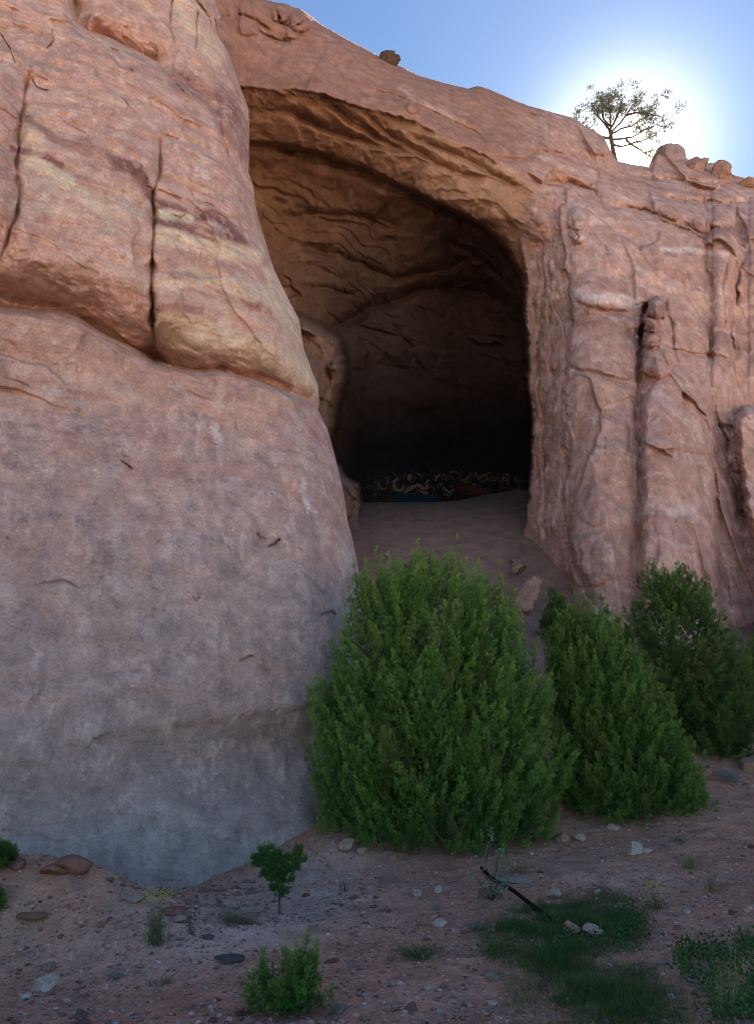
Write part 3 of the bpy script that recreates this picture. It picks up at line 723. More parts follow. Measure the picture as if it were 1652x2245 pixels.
def build_ground():
    ax = np.concatenate([-np.geomspace(900, 12, 26)[:-1], np.linspace(-12, -6, 40)[:-1], np.linspace(-6, 8, 560), np.linspace(8, 16, 60)[1:], np.geomspace(16, 900, 26)[1:]])
    ay = np.concatenate([-np.geomspace(900, 6, 26)[:-1], np.linspace(-6, 3.5, 50)[:-1], np.linspace(3.5, 13, 520), np.linspace(13, 32, 200)[1:], np.geomspace(32, 900, 24)[1:]])
    X, Y = np.meshgrid(ax, ay)
    Z = gz(X, Y)
    P = np.stack([X, Y, Z], -1)
    w = fbm(P, (1.8, 1.8, 9), 5, .6, off=6); w2 = fbm(P, (.25, .25, 9), 4, .6, off=60)
    c = np.zeros(P.shape) + np.array((.40, .195, .125))
    c = mix(c, (.50, .275, .185), sstep(-.1, .5, w))
    c = mix(c, (.36, .26, .21), sstep(.1, .5, fbm(P, (.8, .8, 9), 5, .6, off=16)) * .4)
    c = mix(c, (.15, .08, .065), sstep(.05, .5, w2) * .45)
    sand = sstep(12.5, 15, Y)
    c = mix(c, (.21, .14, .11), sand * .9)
    c = mix(c, (.085, .065, .055), sand * sstep(17, 24, Y) * .9)  # cave floor's shade painted in, darker towards the back
    pxg, pyg = 826 + F * X / np.maximum(Y, 1), 0
    wash = np.exp(-((X + 1.1 - .10 * (Y - 8)) / .9) ** 2 + 1.2 * w) * sstep(5.5, 7.5, Y) * sstep(10.5, 9, Y)
    c = mix(c, (.42, .34, .29), np.clip(wash, 0, 1) * .8)
    c = mix(c, (.50, .37, .28), sstep(3.5, 1.0, Y))  # unseen ground behind the camera made paler to bounce light onto the rock
    c = c * 1.35
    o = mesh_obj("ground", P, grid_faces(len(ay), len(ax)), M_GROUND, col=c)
    tag(o, "reddish stony dirt slope rising to the cave's sandy floor", "ground", kind="structure")
M_GROUND = rock_material("stony_dirt", .035, 1.6, strat=False, vmul=(.6, 1.4))
build_ground()
_Ds = np.concatenate([np.arange(4.2, 14, .04), np.arange(14, 30, .15)])
def G(px, py):
    """where the view line through a photo position meets the ground"""
    p = W(px, py, _Ds)
    h = gz(p[:, 0], p[:, 1])
    k = np.argmax(p[:, 2] <= h)
    if not (p[:, 2] <= h).any(): k = len(_Ds) // 3
    q = p[k]; return np.array([q[0], q[1], h[k]])

# ------------------------------------------------------------------ plants
def frames(dirs):
    """orthonormal frames with the third axis along dirs; random roll"""
    d = dirs / np.linalg.norm(dirs, axis=1)[:, None]
    r = RNG.normal(size=d.shape); x = np.cross(r, d); x /= np.linalg.norm(x, axis=1)[:, None] + 1e-9
    y = np.cross(d, x)
    return np.stack([x, y, d], -1)                   # n,3,3 columns
def spray_template(seed, nside=7, width=.055, rise=.75):
    """a scaly juniper twig one unit long: an axis with side twiglets, each a pointed blade"""
    r = np.random.default_rng(seed); V = []; Fc = []
    def blade(a, b, w):
        a, b = np.array(a, float), np.array(b, float); t = b - a; t /= np.linalg.norm(t)
        s_ = np.cross(t, r.normal(size=3)); s_ /= np.linalg.norm(s_); m = a + (b - a) * .45; n = len(V)
        V.extend([a, m + s_ * w, b, m - s_ * w]); Fc.append((n, n + 1, n + 2, n + 3))
    p = np.zeros(3)
    for k in range(3):
        q = p + np.array([r.normal() * .05, r.normal() * .05, .34]); blade(p, q, width); p = q
    for k in range(nside):
        z = .08 + .8 * k / nside; a = r.uniform(0, 6.28); l = (.42 - .26 * k / nside) * r.uniform(.8, 1.25)
        b0 = np.array([0, 0, z]); dr = np.array([math.cos(a), math.sin(a), rise]); dr /= np.linalg.norm(dr)
        e = b0 + dr * l; blade(b0, e, width * 1.1)
        for q_ in (0.4, .72):
            m = b0 + dr * l * q_; dv = dr + r.normal(size=3) * .6; blade(m, m + dv / np.linalg.norm(dv) * l * .5, width)
    return np.array(V), np.array(Fc)
SPRAYS = [spray_template(k) for k in range(4)]
def bake(templates, pos, dirs, size, cols):
    """every copy of the templates joined into one mesh's arrays"""
    pos = np.asarray(pos); M = frames(np.asarray(dirs)); size = np.asarray(size)
    which = RNG.integers(0, len(templates), len(pos)); VV, FF, CC = [], [], []; off = 0
    for k, (tv, tf) in enumerate(templates):
        i = np.where(which == k)[0]
        if not len(i): continue
        v = np.einsum('nij,vj->nvi', M[i], tv) * size[i, None, None] + pos[i, None, :]
        f = tf[None] + (np.arange(len(i)) * len(tv))[:, None, None] + off
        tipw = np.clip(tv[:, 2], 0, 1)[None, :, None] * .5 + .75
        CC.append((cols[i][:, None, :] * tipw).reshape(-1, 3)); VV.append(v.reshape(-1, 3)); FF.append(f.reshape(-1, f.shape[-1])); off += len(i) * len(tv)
    return np.concatenate(VV), np.concatenate(FF), np.concatenate(CC)
def tube(paths, nseg=7):
    """list of [(x,y,z,r),...] -> joined tubes"""
    VV, FF = [], []; off = 0
    ang = np.linspace(0, 2 * np.pi, nseg, endpoint=False)
    for p in paths:
        p = np.asarray(p, float); n = len(p); t = np.gradient(p[:, :3], axis=0); t /= np.linalg.norm(t, axis=1)[:, None] + 1e-9
        ref = np.array([.31, .87, .12]); x = np.cross(t, ref); x /= np.linalg.norm(x, axis=1)[:, None] + 1e-9; y = np.cross(t, x)
        v = p[:, None, :3] + p[:, None, 3:4] * (np.cos(ang)[None, :, None] * x[:, None] + np.sin(ang)[None, :, None] * y[:, None])
        VV.append(v.reshape(-1, 3)); i = np.arange(n * nseg).reshape(n, nseg); j = np.roll(i, -1, 1)
        FF.append(np.stack([i[:-1], j[:-1], j[1:], i[1:]], -1).reshape(-1, 4) + off); off += n * nseg
    return np.concatenate(VV), np.concatenate(FF)
def limb(a, b, r0, r1, n=7, wob=.05):
    a, b = np.asarray(a, float), np.asarray(b, float); t = np.linspace(0, 1, n)[:, None]
    L = np.linalg.norm(b - a); mid = np.array([0, 0, 1]) * 0
    p = a + (b - a) * t + np.sin(t * np.pi) * RNG.normal(size=3) * wob * L + RNG.normal(size=(n, 3)) * wob * .15 * L
    p[0] = a; p[-1] = b
    return np.concatenate([p, r0 + (r1 - r0) * t ** .8], 1)
GREEN_D = np.array((.030, .085, .024)); GREEN_L = np.array((.125, .27, .05)); GREEN_Y = np.array((.30, .46, .10))
def juniper(name, label, base, envelope, ry, nplume, plen, prad, spray, dens, lean=(0, 0), bright=1.0, up=1.0, inner=.25, group="junipers below the cliff", loose=0.0, extra=(), trunk_r=.09, bluish=0.0, spires=.22):
    """envelope: list of (height, x_left, x_right) in metres about the base; ry = depth/width ratio"""
    root = empty(name, base); tag(root, label, "juniper", group)
    E = np.array(envelope, float); H = E[-1, 0]
    P, Dr, S, C = [], [], [], []
    # spread plumes over the envelope's surface
    hs = np.linspace(E[0, 0], H, 200); wl_ = np.interp(hs, E[:, 0], E[:, 2]) - np.interp(hs, E[:, 0], E[:, 1])
    px0 = base[0]
    cdf = np.cumsum(wl_ + .15 * wl_.max()); cdf /= cdf[-1]
    for k in range(nplume):
        h = float(np.interp(RNG.random(), cdf, hs)); xl = np.interp(h, E[:, 0], E[:, 1]); xr = np.interp(h, E[:, 0], E[:, 2])
        a = RNG.uniform(0, 2 * np.pi)
        if math.sin(a) > .2 and RNG.random() < .35: a = -a           # a little denser towards the open side
        rho = 1.0 if RNG.random() > inner else RNG.uniform(.45, .85)
        rho *= RNG.uniform(1 - .16 - loose, 1.03) * (1 + .13 * math.sin(3.1 * a + 4.3 * h + px0) * math.sin(2.3 * h * 1.7 + 1.3 * a))
        w_ = (xr - xl) / 2
        tip = np.array([(xl + xr) / 2 + w_ * rho * math.cos(a), w_ * ry * rho * math.sin(a), h])
        out = np.array([math.cos(a), math.sin(a) * 1.0, 0]); hh = h / H
        ax = np.array([0, 0, up]) + out * (.75 - .55 * hh) + RNG.normal(size=3) * .13; ax /= np.linalg.norm(ax)
        L = plen * RNG.uniform(.6, 1.35) * (1 - .25 * hh); rad = prad * RNG.uniform(.7, 1.3)
        if spires and hh > .62 and RNG.random() < spires:
            ax = np.array([out[0] * .12, out[1] * .12, 1]); ax /= np.linalg.norm(ax); rad = prad * .62; tip = tip + (0, 0, plen * RNG.uniform(.15, .5)); L = plen * RNG.uniform(1.1, 1.5)
        n = max(8, int(dens * L * (rad / prad)))
        t = RNG.random(n) ** .85; phi = RNG.uniform(0, 6.283, n)
        x = np.cross(ax, (.3, .8, .1)); x /= np.linalg.norm(x); y = np.cross(ax, x)
        rdir = np.cos(phi)[:, None] * x + np.sin(phi)[:, None] * y
        rr = rad * (1 - t) ** .75 * np.sqrt(RNG.uniform(.15, 1, n)) * (1 + .35 * np.sin(t * 22 + k)); 
        p = tip - ax * L * (1 - t)[:, None] + rdir * rr[:, None]
        d = ax * .9 + rdir * (.85 * (1 - t * .7))[:, None] + RNG.normal(size=(n, 3)) * .22
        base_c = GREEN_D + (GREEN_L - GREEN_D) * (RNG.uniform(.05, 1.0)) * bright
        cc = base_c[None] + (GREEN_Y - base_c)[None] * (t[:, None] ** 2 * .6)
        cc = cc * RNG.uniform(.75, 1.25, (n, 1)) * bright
        if RNG.random() < .04: cc = cc * .6 + np.array((.10, .07, .03))
        P.append(p); Dr.append(d); S.append(spray * RNG.uniform(.7, 1.25, n) * (1 - .35 * t)); C.append(cc)
    P = np.concatenate(P); Dr = np.concatenate(Dr); S = np.concatenate(S); C = np.concatenate(C)
    if bluish: C = C * (1 - bluish) + np.array((.05, .09, .06)) * bluish
    keep = P[:, 2] + base[2] > gz(P[:, 0] + base[0], P[:, 1] + base[1]) + .02
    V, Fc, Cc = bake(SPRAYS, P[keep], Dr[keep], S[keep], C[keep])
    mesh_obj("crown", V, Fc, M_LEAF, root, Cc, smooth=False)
    paths = []
    top = np.array([(E[-1, 1] + E[-1, 2]) / 2, 0, H * .8])
    paths.append(limb((0, 0, -.25), top, trunk_r, trunk_r * .2, 10, .04))
    for k in range(22):
        h = RNG.uniform(.15, .8) * H; xl = np.interp(h, E[:, 0], E[:, 1]); xr = np.interp(h, E[:, 0], E[:, 2]); a = RNG.uniform(0, 6.28)
        e = np.array([(xl + xr) / 2 + (xr - xl) / 2 * .86 * math.cos(a), (xr - xl) / 2 * ry * .86 * math.sin(a), h])
        st = np.array([top[0], 0, 0]) * (.25 * h / H) + np.array([0, 0, h * .35])
        paths.append(limb(st, e, trunk_r * .45, trunk_r * .06, 8, .07))
    for q in extra: paths.append(q)
    V, Fc = tube(paths); mesh_obj("trunk", V, Fc, M_BARK, root)
    return root
def env_px(rows, base_px, D):
    """envelope rows (py, left px, right px) -> metres about the plant's base"""
    b = W(base_px[0], base_px[1], D); out = []
    for py, l, r in rows:
        q = W(l, py, D); q2 = W(r, py, D); out.append((q[2] - b[2], q[0] - b[0], q2[0] - b[0]))
    return sorted(out)
def plant_base(px, D):
    """ground point at horizontal distance D below photo column px"""
    x = px; q = W(px, 1800, D); z = float(gz(q[0], D)); return np.array([q[0], D, z])
def to_py(p):
    x, y, z = p[0], p[1], p[2] - CAMZ; cp, sp = math.cos(PITCH), math.sin(PITCH)
    f = y * cp + z * sp; u = -y * sp + z * cp
    return 826 + F * x / f, 1122.5 - F * u / f
def make_juniper(px, D, rows, **kw):
    b = plant_base(px, D); bpx, bpy_ = to_py(b)
    b2 = W(bpx, bpy_, D); env = []
    for py, l, r in rows:
        a, c_ = W(l, py, D), W(r, py, D); env.append((float(a[2] - b[2]), float(a[0] - b[0]), float(c_[0] - b[0])))
    env.sort()
    return juniper(base=tuple(b), envelope=env, **kw)

make_juniper(940, 10.3, [(1215, 880, 985), (1260, 790, 1080), (1330, 762, 1132), (1420, 725, 1160), (1500, 700, 1190), (1580, 688, 1212), (1660, 682, 1222), (1740, 695, 1212), (1810, 725, 1185), (1860, 760, 1150), (1895, 830, 1120)],
    name="juniper_bush", label="largest juniper, a dense egg-shaped green bush in the middle below the cave mouth", ry=.72, inner=.42, nplume=1300, plen=.72, prad=.078, spray=.10, dens=72, trunk_r=.08,
    extra=[limb((.25, -.9, .0), (.05, -1.35, .55), .018, .006), limb((.2, -.9, .05), (.45, -1.3, .4), .014, .005), limb((.1, -1.0, -.05), (-.15, -1.3, .3), .012, .004)])
make_juniper(1340, 11.2, [(1330, 1220, 1310), (1400, 1195, 1372), (1460, 1180, 1428), (1530, 1180, 1470), (1600, 1180, 1500), (1680, 1190, 1538), (1740, 1200, 1552), (1800, 1205, 1556)],
    name="juniper_bush", label="second juniper, sloping down to the right, close behind the largest bush", ry=.75, inner=.38, nplume=820, plen=.72, prad=.082, spray=.105, dens=68, bright=.9, trunk_r=.07)
make_juniper(1530, 13.3, [(1240, 1400, 1520), (1290, 1380, 1555), (1340, 1365, 1600), (1420, 1360, 1650), (1520, 1380, 1668), (1600, 1400, 1670), (1670, 1440, 1660)],
    name="juniper_bush", label="loose airy juniper with upright spires at the right, against the foot of the pillars", ry=.7, nplume=520, plen=.65, prad=.12, spray=.13, dens=58, bright=.8, loose=.25, inner=.4, trunk_r=.08, bluish=.15)
make_juniper(1218, 15.6, [(1285, 1205, 1225), (1320, 1190, 1240), (1360, 1180, 1255), (1400, 1175, 1262), (1440, 1180, 1260)],
    name="juniper_bush", label="small dark juniper peeping between the two big bushes beside the fallen boulders", ry=.9, nplume=60, plen=.55, prad=.14, spray=.15, dens=60, bright=.65, trunk_r=.05)
make_juniper(1335, 14.6, [(1312, 1318, 1326), (1345, 1310, 1345), (1390, 1300, 1385), (1450, 1290, 1400), (1520, 1290, 1410)],
    name="juniper_bush", label="narrow dark juniper with one thin spire, between the second bush and the airy one", ry=.9, nplume=90, plen=.6, prad=.12, spray=.14, dens=60, bright=.75, trunk_r=.05)
make_juniper(1690, 14.5, [(1330, 1670, 1700), (1380, 1645, 1730), (1460, 1632, 1760), (1560, 1650, 1760), (1640, 1660, 1750)],
    name="juniper_bush", label="dark juniper cut off by the right edge of the picture", ry=.9, nplume=120, plen=.6, prad=.14, spray=.15, dens=60, bright=.75, trunk_r=.05)
def small_bush(px, py, rows, **kw):
    b = G(px, py); env = []
    for y_, l, r in rows:
        a, c_ = W(l, y_, b[1]), W(r, y_, b[1]); env.append((float(a[2] - b[2]), float(a[0] - b[0]), float(c_[0] - b[0])))
    env.sort(); return juniper(base=tuple(b), envelope=env, **kw)
SG = "young junipers on the dirt slope"
small_bush(640, 2215, [(2075, 635, 690), (2100, 590, 705), (2120, 540, 712), (2145, 532, 722), (2175, 535, 732), (2205, 550, 720), (2225, 590, 700)],
    name="juniper_shrub", label="knee-high bright green juniper shrub in the foreground", ry=.9, nplume=95, plen=.22, prad=.038, spray=.055, dens=170, bright=.9, loose=.3, group=SG, spires=.5, trunk_r=.015, inner=.3)
def sapling():
    b = G(615, 2005); D = b[1]; root = empty("juniper_sapling", tuple(b))
    tag(root, "tiny juniper sapling with two leafy tufts on a bare stem before the buttress foot", "juniper", SG)
    def loc(px, py, dd=0): return W(px, py, D + dd) - b
    paths = [limb((0, 0, -.1), loc(612, 1950), .013, .010, 5, .03), limb(loc(612, 1950), loc(590, 1905), .009, .005, 5), limb(loc(612, 1950), loc(638, 1900), .009, .005, 5), limb(loc(612, 1940), loc(612, 1900), .008, .004, 5)]
    V, Fc = tube(paths); mesh_obj("stem", V, Fc, M_BARK, root)
    P, Dr, S, C = [], [], [], []
    for px, py, r in [(588, 1890, .055), (600, 1902, .05), (572, 1882, .035), (578, 1868, .03), (606, 1876, .03), (566, 1896, .025), (640, 1890, .045), (652, 1874, .03), (646, 1905, .03), (622, 1908, .05), (610, 1922, .045), (632, 1912, .03), (584, 1912, .03), (628, 1884, .025), (618, 1935, .03), (598, 1930, .028), (606, 1950, .022), (622, 1958, .018), (560, 1884, .02), (660, 1888, .02), (655, 1862, .018), (592, 1862, .018), (612, 1890, .022), (600, 1948, .02), (640, 1932, .02), (612, 1966, .016), (576, 1922, .018)]:
        c0 = loc(px, py, RNG.uniform(-.08, .08)); n = int(1500 * r)
        d = RNG.normal(size=(n, 3)); d /= np.linalg.norm(d, axis=1)[:, None]
        P.append(c0 + d * r * RNG.uniform(.2, 1.5, (n, 1)) * (1, 1, .8)); Dr.append(d + (0, 0, 1.1)); S.append(RNG.uniform(.035, .075, n)); C.append((GREEN_D * .6 + GREEN_L * .5) * RNG.uniform(.6, 1.2, (n, 1)))
    V, Fc, Cc = bake(SPRAYS, np.concatenate(P), np.concatenate(Dr), np.concatenate(S), np.concatenate(C)); mesh_obj("crown", V, Fc, M_LEAF, root, Cc, smooth=False)
sapling()
small_bush(5, 1898, [(1845, -15, 15), (1870, -40, 35), (1898, -50, 40)], name="juniper_shrub", label="low dark shrub on the crest of the dirt mound, cut by the left edge", ry=.9, nplume=45, plen=.2, prad=.07, spray=.09, dens=160, bright=.5, group=SG, spires=.05, trunk_r=.015)
small_bush(-16, 2000, [(1930, -25, 0), (1960, -40, 12), (1990, -40, 8)], name="juniper_shrub", label="sliver of a green shrub at the left edge below the mound crest", ry=.9, nplume=25, plen=.16, prad=.05, spray=.07, dens=160, bright=.8, group=SG, trunk_r=.012)

# the tree on the skyline, in front of the sun
def skyline_tree():
    b = W(1352, 352, 25.0); root = empty("pinyon_tree", tuple(b)); D = 25.0
    tag(root, "bare-trunked pinyon on the skyline, its open grey-green crown standing against the sun", "tree")
    def loc(px, py, dd=0): return W(1352 + (px - 1358) * 1.12, py + 6 + (py - 290) * -.04, D + dd) - b
    paths = [limb((0, 0, -.6), loc(1345, 290), .10, .075, 6, .02)]
    ends = []
    main = [((1345, 290), (1322, 250), (1306, 215)), ((1345, 290), (1345, 250), (1340, 205)), ((1345, 285), (1375, 245), (1400, 212)), ((1345, 292), (1385, 270), (1425, 232)), ((1345, 275), (1362, 235), (1368, 205)),
            ((1345, 300), (1310, 282), (1270, 262)), ((1350, 300), (1400, 285), (1440, 262)), ((1350, 312), (1395, 305), (1432, 290)), ((1345, 295), (1300, 300), (1285, 280)), ((1375, 300), (1405, 325), (1425, 340)),
            ((1345, 270), (1330, 235), (1325, 200)), ((1375, 245), (1410, 240), (1445, 250))]
    for a, m, e in main:
        da, dm, de = 0, RNG.uniform(-.4, .4), RNG.uniform(-.9, .9)
        A, Mm, Ee = loc(*a, da), loc(*m, dm), loc(*e, de)
        paths.append(limb(A, Mm, .05, .032, 6, .06)); paths.append(limb(Mm, Ee, .032, .012, 6, .08))
        for k in range(11):
            t = RNG.uniform(.0, 1); s0 = Mm + (Ee - Mm) * t; q = s0 + RNG.normal(size=3) * (.33, .33, .26) + (0, 0, .08)
            paths.append(limb(s0, q, .014, .005, 5, .1)); ends.append(q)
        ends.append(Ee)
    V, Fc = tube(paths, 6); mesh_obj("trunk", V, Fc, M_BARK, root)
    P, Dr, S = [], [], []
    for e in ends:
        n = RNG.integers(14, 34); r = RNG.uniform(.10, .22)
        d = RNG.normal(size=(n, 3)); d /= np.linalg.norm(d, axis=1)[:, None]
        P.append(e + d * r * RNG.uniform(.1, 1, (n, 1)) * (1.2, 1.2, .7)); Dr.append(d + (0, 0, .5)); S.append(RNG.uniform(.10, .17, n))
    P = np.concatenate(P); V, Fc, Cc = bake(SPRAYS, P, np.concatenate(Dr), np.concatenate(S), np.array((.20, .20, .12)) * RNG.uniform(.6, 1.2, (len(P), 1)))
    mesh_obj("crown", V, Fc, M_GRASS, root, Cc, smooth=False)
skyline_tree()

# ------------------------------------------------------------------ stones
import bmesh
def ico(sub):
    bm = bmesh.new(); bmesh.ops.create_icosphere(bm, subdivisions=sub, radius=1.0)
    v = np.array([q.co[:] for q in bm.verts]); f = np.array([[q.index for q in p.verts] for p in bm.faces]); bm.free(); return v, f
ICO = {k: ico(k) for k in (1, 2, 3, 4, 5)}
def rock_arrays(seed, sub=3, cuts=9, rough=.06, dims=(1, 1, 1), roundness=0.0):
    r = np.random.default_rng(seed); v, f = ICO[sub]; v = v.copy()
    for _ in range(cuts):
        n = r.normal(size=3); n /= np.linalg.norm(n); h = r.uniform(.45, .85) + roundness
        d = v @ n - h; v -= np.clip(d, 0, None)[:, None] * n
    nn = fbm(v + seed * 3.1, .8, 4); v = v * (1 + rough * nn)[:, None]
    if sub >= 5:
        q_ = v[:, 2] * 2.4 + .5 * fbm(v, 1.0, 2, off=seed); fq = q_ - np.floor(q_); v[:, :2] *= (1 - .16 * np.where(fq < .8, fq / .8, (1 - fq) / .2))[:, None]
        v = v * (1 + .14 * blocks(v + seed, (.7, .7, .5), 8, .2, .8))[:, None]
    if sub >= 4: v = v * (1 + rough * .5 * fbm(v * (1, 1, 2.5) + seed, .25, 4))[:, None]
    return v * np.array(dims), f
def stone(name, label, pos, dims, color, seed, rot=0, sub=3, sink=.25, cat="stone", group=None, tilt=(0, 0), cuts=9, rough=.06, roundness=0, mat=None):
    v, f = rock_arrays(seed, sub, cuts, rough, dims, roundness)
    R3 = np.array(Matrix.Rotation(rot, 3, 'Z') @ Matrix.Rotation(tilt[0], 3, 'X') @ Matrix.Rotation(tilt[1], 3, 'Y')); v = v @ R3.T
    v[:, 2] -= v[:, 2].min() + sink * (v[:, 2].max() - v[:, 2].min())
    n = fbm(v + seed, .4 * max(dims), 4)
    c = np.asarray(color) * (1 + .25 * n)[:, None]
    o = mesh_obj(name, v, f, mat or M_STONE, None, c, smooth=sub >= 4); o.location = tuple(pos)
    tag(o, label, cat, group); return o
PINK = (.40, .24, .17); PALE = (.46, .33, .25); WHITE = (.50, .40, .32); RED = (.24, .115, .085); GREY = (.30, .23, .19); TAN = (.42, .30, .20)
def px_size(px, D): return px * D / 1550.0
def gstone(px, py, wpx, label, color, seed, hr=.7, dr=.8, name="stone", group="named stones on the dirt slope", **kw):
    b = G(px, py); w = px_size(wpx, b[1]) / 2
    return stone(name, label, b, (w, w * dr, w * hr), color, seed, rot=kw.pop('rot', RNG.uniform(-.5, .5)), group=group, **kw)
gstone(757, 1868, 44, "squarish tan block at the left foot of the largest juniper", TAN, 11, .62, sub=4, rot=.1, sink=.1)
gstone(793, 1874, 26, "small rounded tan stone just right of the squarish block by the juniper", TAN, 12, .6, sub=3)
gstone(1252, 2050, 36, "left one of the two pale stones lying on the dark grass", PINK, 13, .75, sub=4, sink=.05)
gstone(1300, 2052, 42, "right one of the two pale stones lying on the dark grass, pinkish", PALE, 14, .65, sub=4, sink=.05)
gstone(98, 2172, 56, "large whitish rounded stone near the bottom left corner", WHITE, 15, .6, sub=4, tilt=(0, -.5))
gstone(55, 2190, 26, "small grey-white stone just left of the large whitish one", WHITE, 16, .5)
gstone(148, 2200, 22, "little whitish stone right of the large whitish stone, bottom left", PALE, 17, .5)
gstone(1347, 1818, 30, "pale tan stone lying under the front of the second juniper", PALE, 18, .6)
gstone(1390, 1872, 34, "upright whitish stone on the right-hand slope", WHITE, 19, 1.0, .6)
gstone(1418, 1872, 24, "flat whitish stone beside the upright one on the right-hand slope", WHITE, 20, .5)
gstone(1213, 1968, 32, "rounded pale pink stone right of the black hose", PALE, 21, .8)
gstone(1073, 1968, 48, "flat reddish rock left of the black hose", RED, 22, .5, sub=4)
gstone(1128, 1932, 90, "broad flat grey slab behind the black hose", GREY, 23, .12, 1.0, sub=4)
gstone(963, 2032, 30, "whitish pyramid-shaped stone in the middle of the dirt", WHITE, 24, .8)
gstone(961, 1957, 18, "small white upright pebble below the largest juniper", WHITE, 25, 1.1)
gstone(917, 1965, 24, "round grey pebble left of the small white upright pebble", PALE, 26, .8)
gstone(1310, 1962, 16, "small whitish stone left of the yellow-flowered weed on the right", WHITE, 27, .9)
gstone(1075, 2208, 26, "flat whitish stone at the bottom of the bare dirt", WHITE, 28, .4)
gstone(1505, 2005, 20, "little whitish stone right of the yellow-flowered weed", WHITE, 29, .6)
gstone(160, 1915, 72, "dark reddish rock on the crest of the left mound", RED, 30, .55, sub=4)
gstone(120, 1918, 60, "second dark reddish rock on the left mound, left of the first", RED, 31, .45, sub=4)
gstone(38, 1905, 44, "dark rock on the left mound beside the cut-off shrub", RED, 32, .6, sub=4)
gstone(300, 1975, 46, "brown rock in the gully at the buttress foot", GREY, 33, .4, sub=4)
gstone(385, 2005, 60, "flat dark rock lying in the gully below the buttress", RED, 34, .25, sub=4)
gstone(390, 2020, 40, "small brown rock below the flat dark one in the gully", GREY, 35, .4)
gstone(500, 2105, 66, "thin dark slab lying flat left of the foreground shrub", (.10, .08, .08), 36, .10, sub=4)
gstone(70, 2015, 60, "flat red rock on the face of the left mound", RED, 37, .3, sub=4)
gstone(110, 2130, 36, "brown rounded stone above the large whitish one", (.30, .19, .14), 38, .5)
gstone(178, 2030, 20, "small pinkish-white stone on the left mound", PALE, 39, .5)
gstone(1545, 1712, 40, "grey-pink boulder standing at the right edge of the second juniper", PINK, 40, 1.0, sub=4, sink=.1)
gstone(1648, 1690, 60, "pink rock at the right edge of the picture beside the sagebrush", PINK, 41, .6, sub=4)
gstone(1230, 1848, 34, "brown stone on the slope below the gap between the two big junipers", PINK, 42, .7)
gstone(1270, 1845, 26, "tan stone right of the brown one below the second juniper", TAN, 43, .8)
gstone(1645, 2215, 40, "pale stone in the weeds at the bottom right corner", GREY, 44, .5)

# fallen boulders inside the cave mouth
def boulder_at(label, cx, cy, wpx, hpx, D, color, seed, group, **kw):
    b = W(cx, cy + hpx / 2, D); s_ = px_size(1, D)
    o = stone("boulder", label, b, (wpx / 2 * s_, wpx * .45 * s_, hpx / 2 * s_ * 1.05), color, seed, cat="boulder", group=group, sub=5, sink=kw.pop('sink', .03), **kw); return o
CB = "boulders fallen at the cave mouth"
boulder_at("pointed slab-shaped boulder leaning at the right side of the cave mouth", 1156, 1288, 50, 98, 16.9, (.36, .235, .18), 51, CB, tilt=(0, .5), sink=.08)
boulder_at("smaller dark boulder behind the leaning slab in the cave mouth", 1132, 1238, 54, 38, 17.8, (.22, .16, .13), 52, CB, tilt=(0, -.3), sink=.12)
# cap rocks on the rim
CR = "cap rocks along the rim"
boulder_at("smooth dark brown boulder perched alone on the rim left of centre", 853, 126, 62, 44, 21.6, (.10, .065, .05), 53, CR, cuts=3, roundness=.1, rot=.3, sink=.12)
boulder_at("tall cap rock with a jutting beak on the right-hand rim", 1530, 352, 100, 110, 24.6, (.33, .20, .15), 55, CR, cuts=16, tilt=(.1, -.3), sink=.08, rough=.18)
boulder_at("rounded knob of rock right of the beaked cap rock", 1582, 372, 64, 70, 24.4, (.33, .20, .15), 56, CR, cuts=13, sink=.1, rough=.14)
boulder_at("small cap rock out at the right end of the rim", 1634, 396, 56, 34, 24.5, (.33, .20, .15), 58, CR, cuts=9, sink=.1)

# ------------------------------------------------------------------ loose stones and gravel
def dirt_density(px, py): return 1
def scatter_ground(n, seed, ymin=4.6, ymax=13, power=1.0):
    r = np.random.default_rng(seed); out = []
    y = ymin + (ymax - ymin) * r.random(n) ** power; x = (r.random(n) * 1.16 - .58) * y
    return x, y
KN = [rock_arrays(200 + k, 1, 5, .1, (1, r_, h_)) for k, (r_, h_) in enumerate([(.8, .6), (.7, .45), (.9, .7), (.6, .4), (.85, .35)])]
def gravel(n, smin, smax, seed, cols, sink, ymax=12.5):
    x, y = scatter_ground(n, seed, 4.4, ymax, 1.15); z = gz(x, y); r = np.random.default_rng(seed + 1)
    clump = fbm(np.stack([x, y, 0 * x], -1), .9, 3, off=seed); keep = (clump + r.uniform(-.5, .6, n)) > -.1
    x, y, z = x[keep], y[keep], z[keep]; n = len(x)
    size = smin * (smax / smin) ** (r.random(n) ** 2.2); ang = r.uniform(0, 6.28, n)
    wh = r.integers(0, len(KN), n); ci = r.choice(len(cols), n, p=[q[1] for q in cols]); cc = 1.18 * np.array([q[0] for q in cols])[ci] * r.uniform(.7, 1.25, (n, 1))
    VV, FF, CC = [], [], []; off = 0
    for k, (tv, tf) in enumerate(KN):
        i = np.where(wh == k)[0]; c_, s_ = np.cos(ang[i]), np.sin(ang[i])
        vx = tv[None, :, 0] * c_[:, None] - tv[None, :, 1] * s_[:, None]; vy = tv[None, :, 0] * s_[:, None] + tv[None, :, 1] * c_[:, None]
        v = np.stack([vx, vy, np.repeat(tv[None, :, 2], len(i), 0) + sink], -1) * size[i, None, None] + np.stack([x[i], y[i], z[i]], -1)[:, None]
        VV.append(v.reshape(-1, 3)); FF.append((tf[None] + (np.arange(len(i)) * len(tv))[:, None, None] + off).reshape(-1, 3)); CC.append(np.repeat(cc[i], len(tv), 0)); off += len(i) * len(tv)
    return np.concatenate(VV), np.concatenate(FF), np.concatenate(CC)
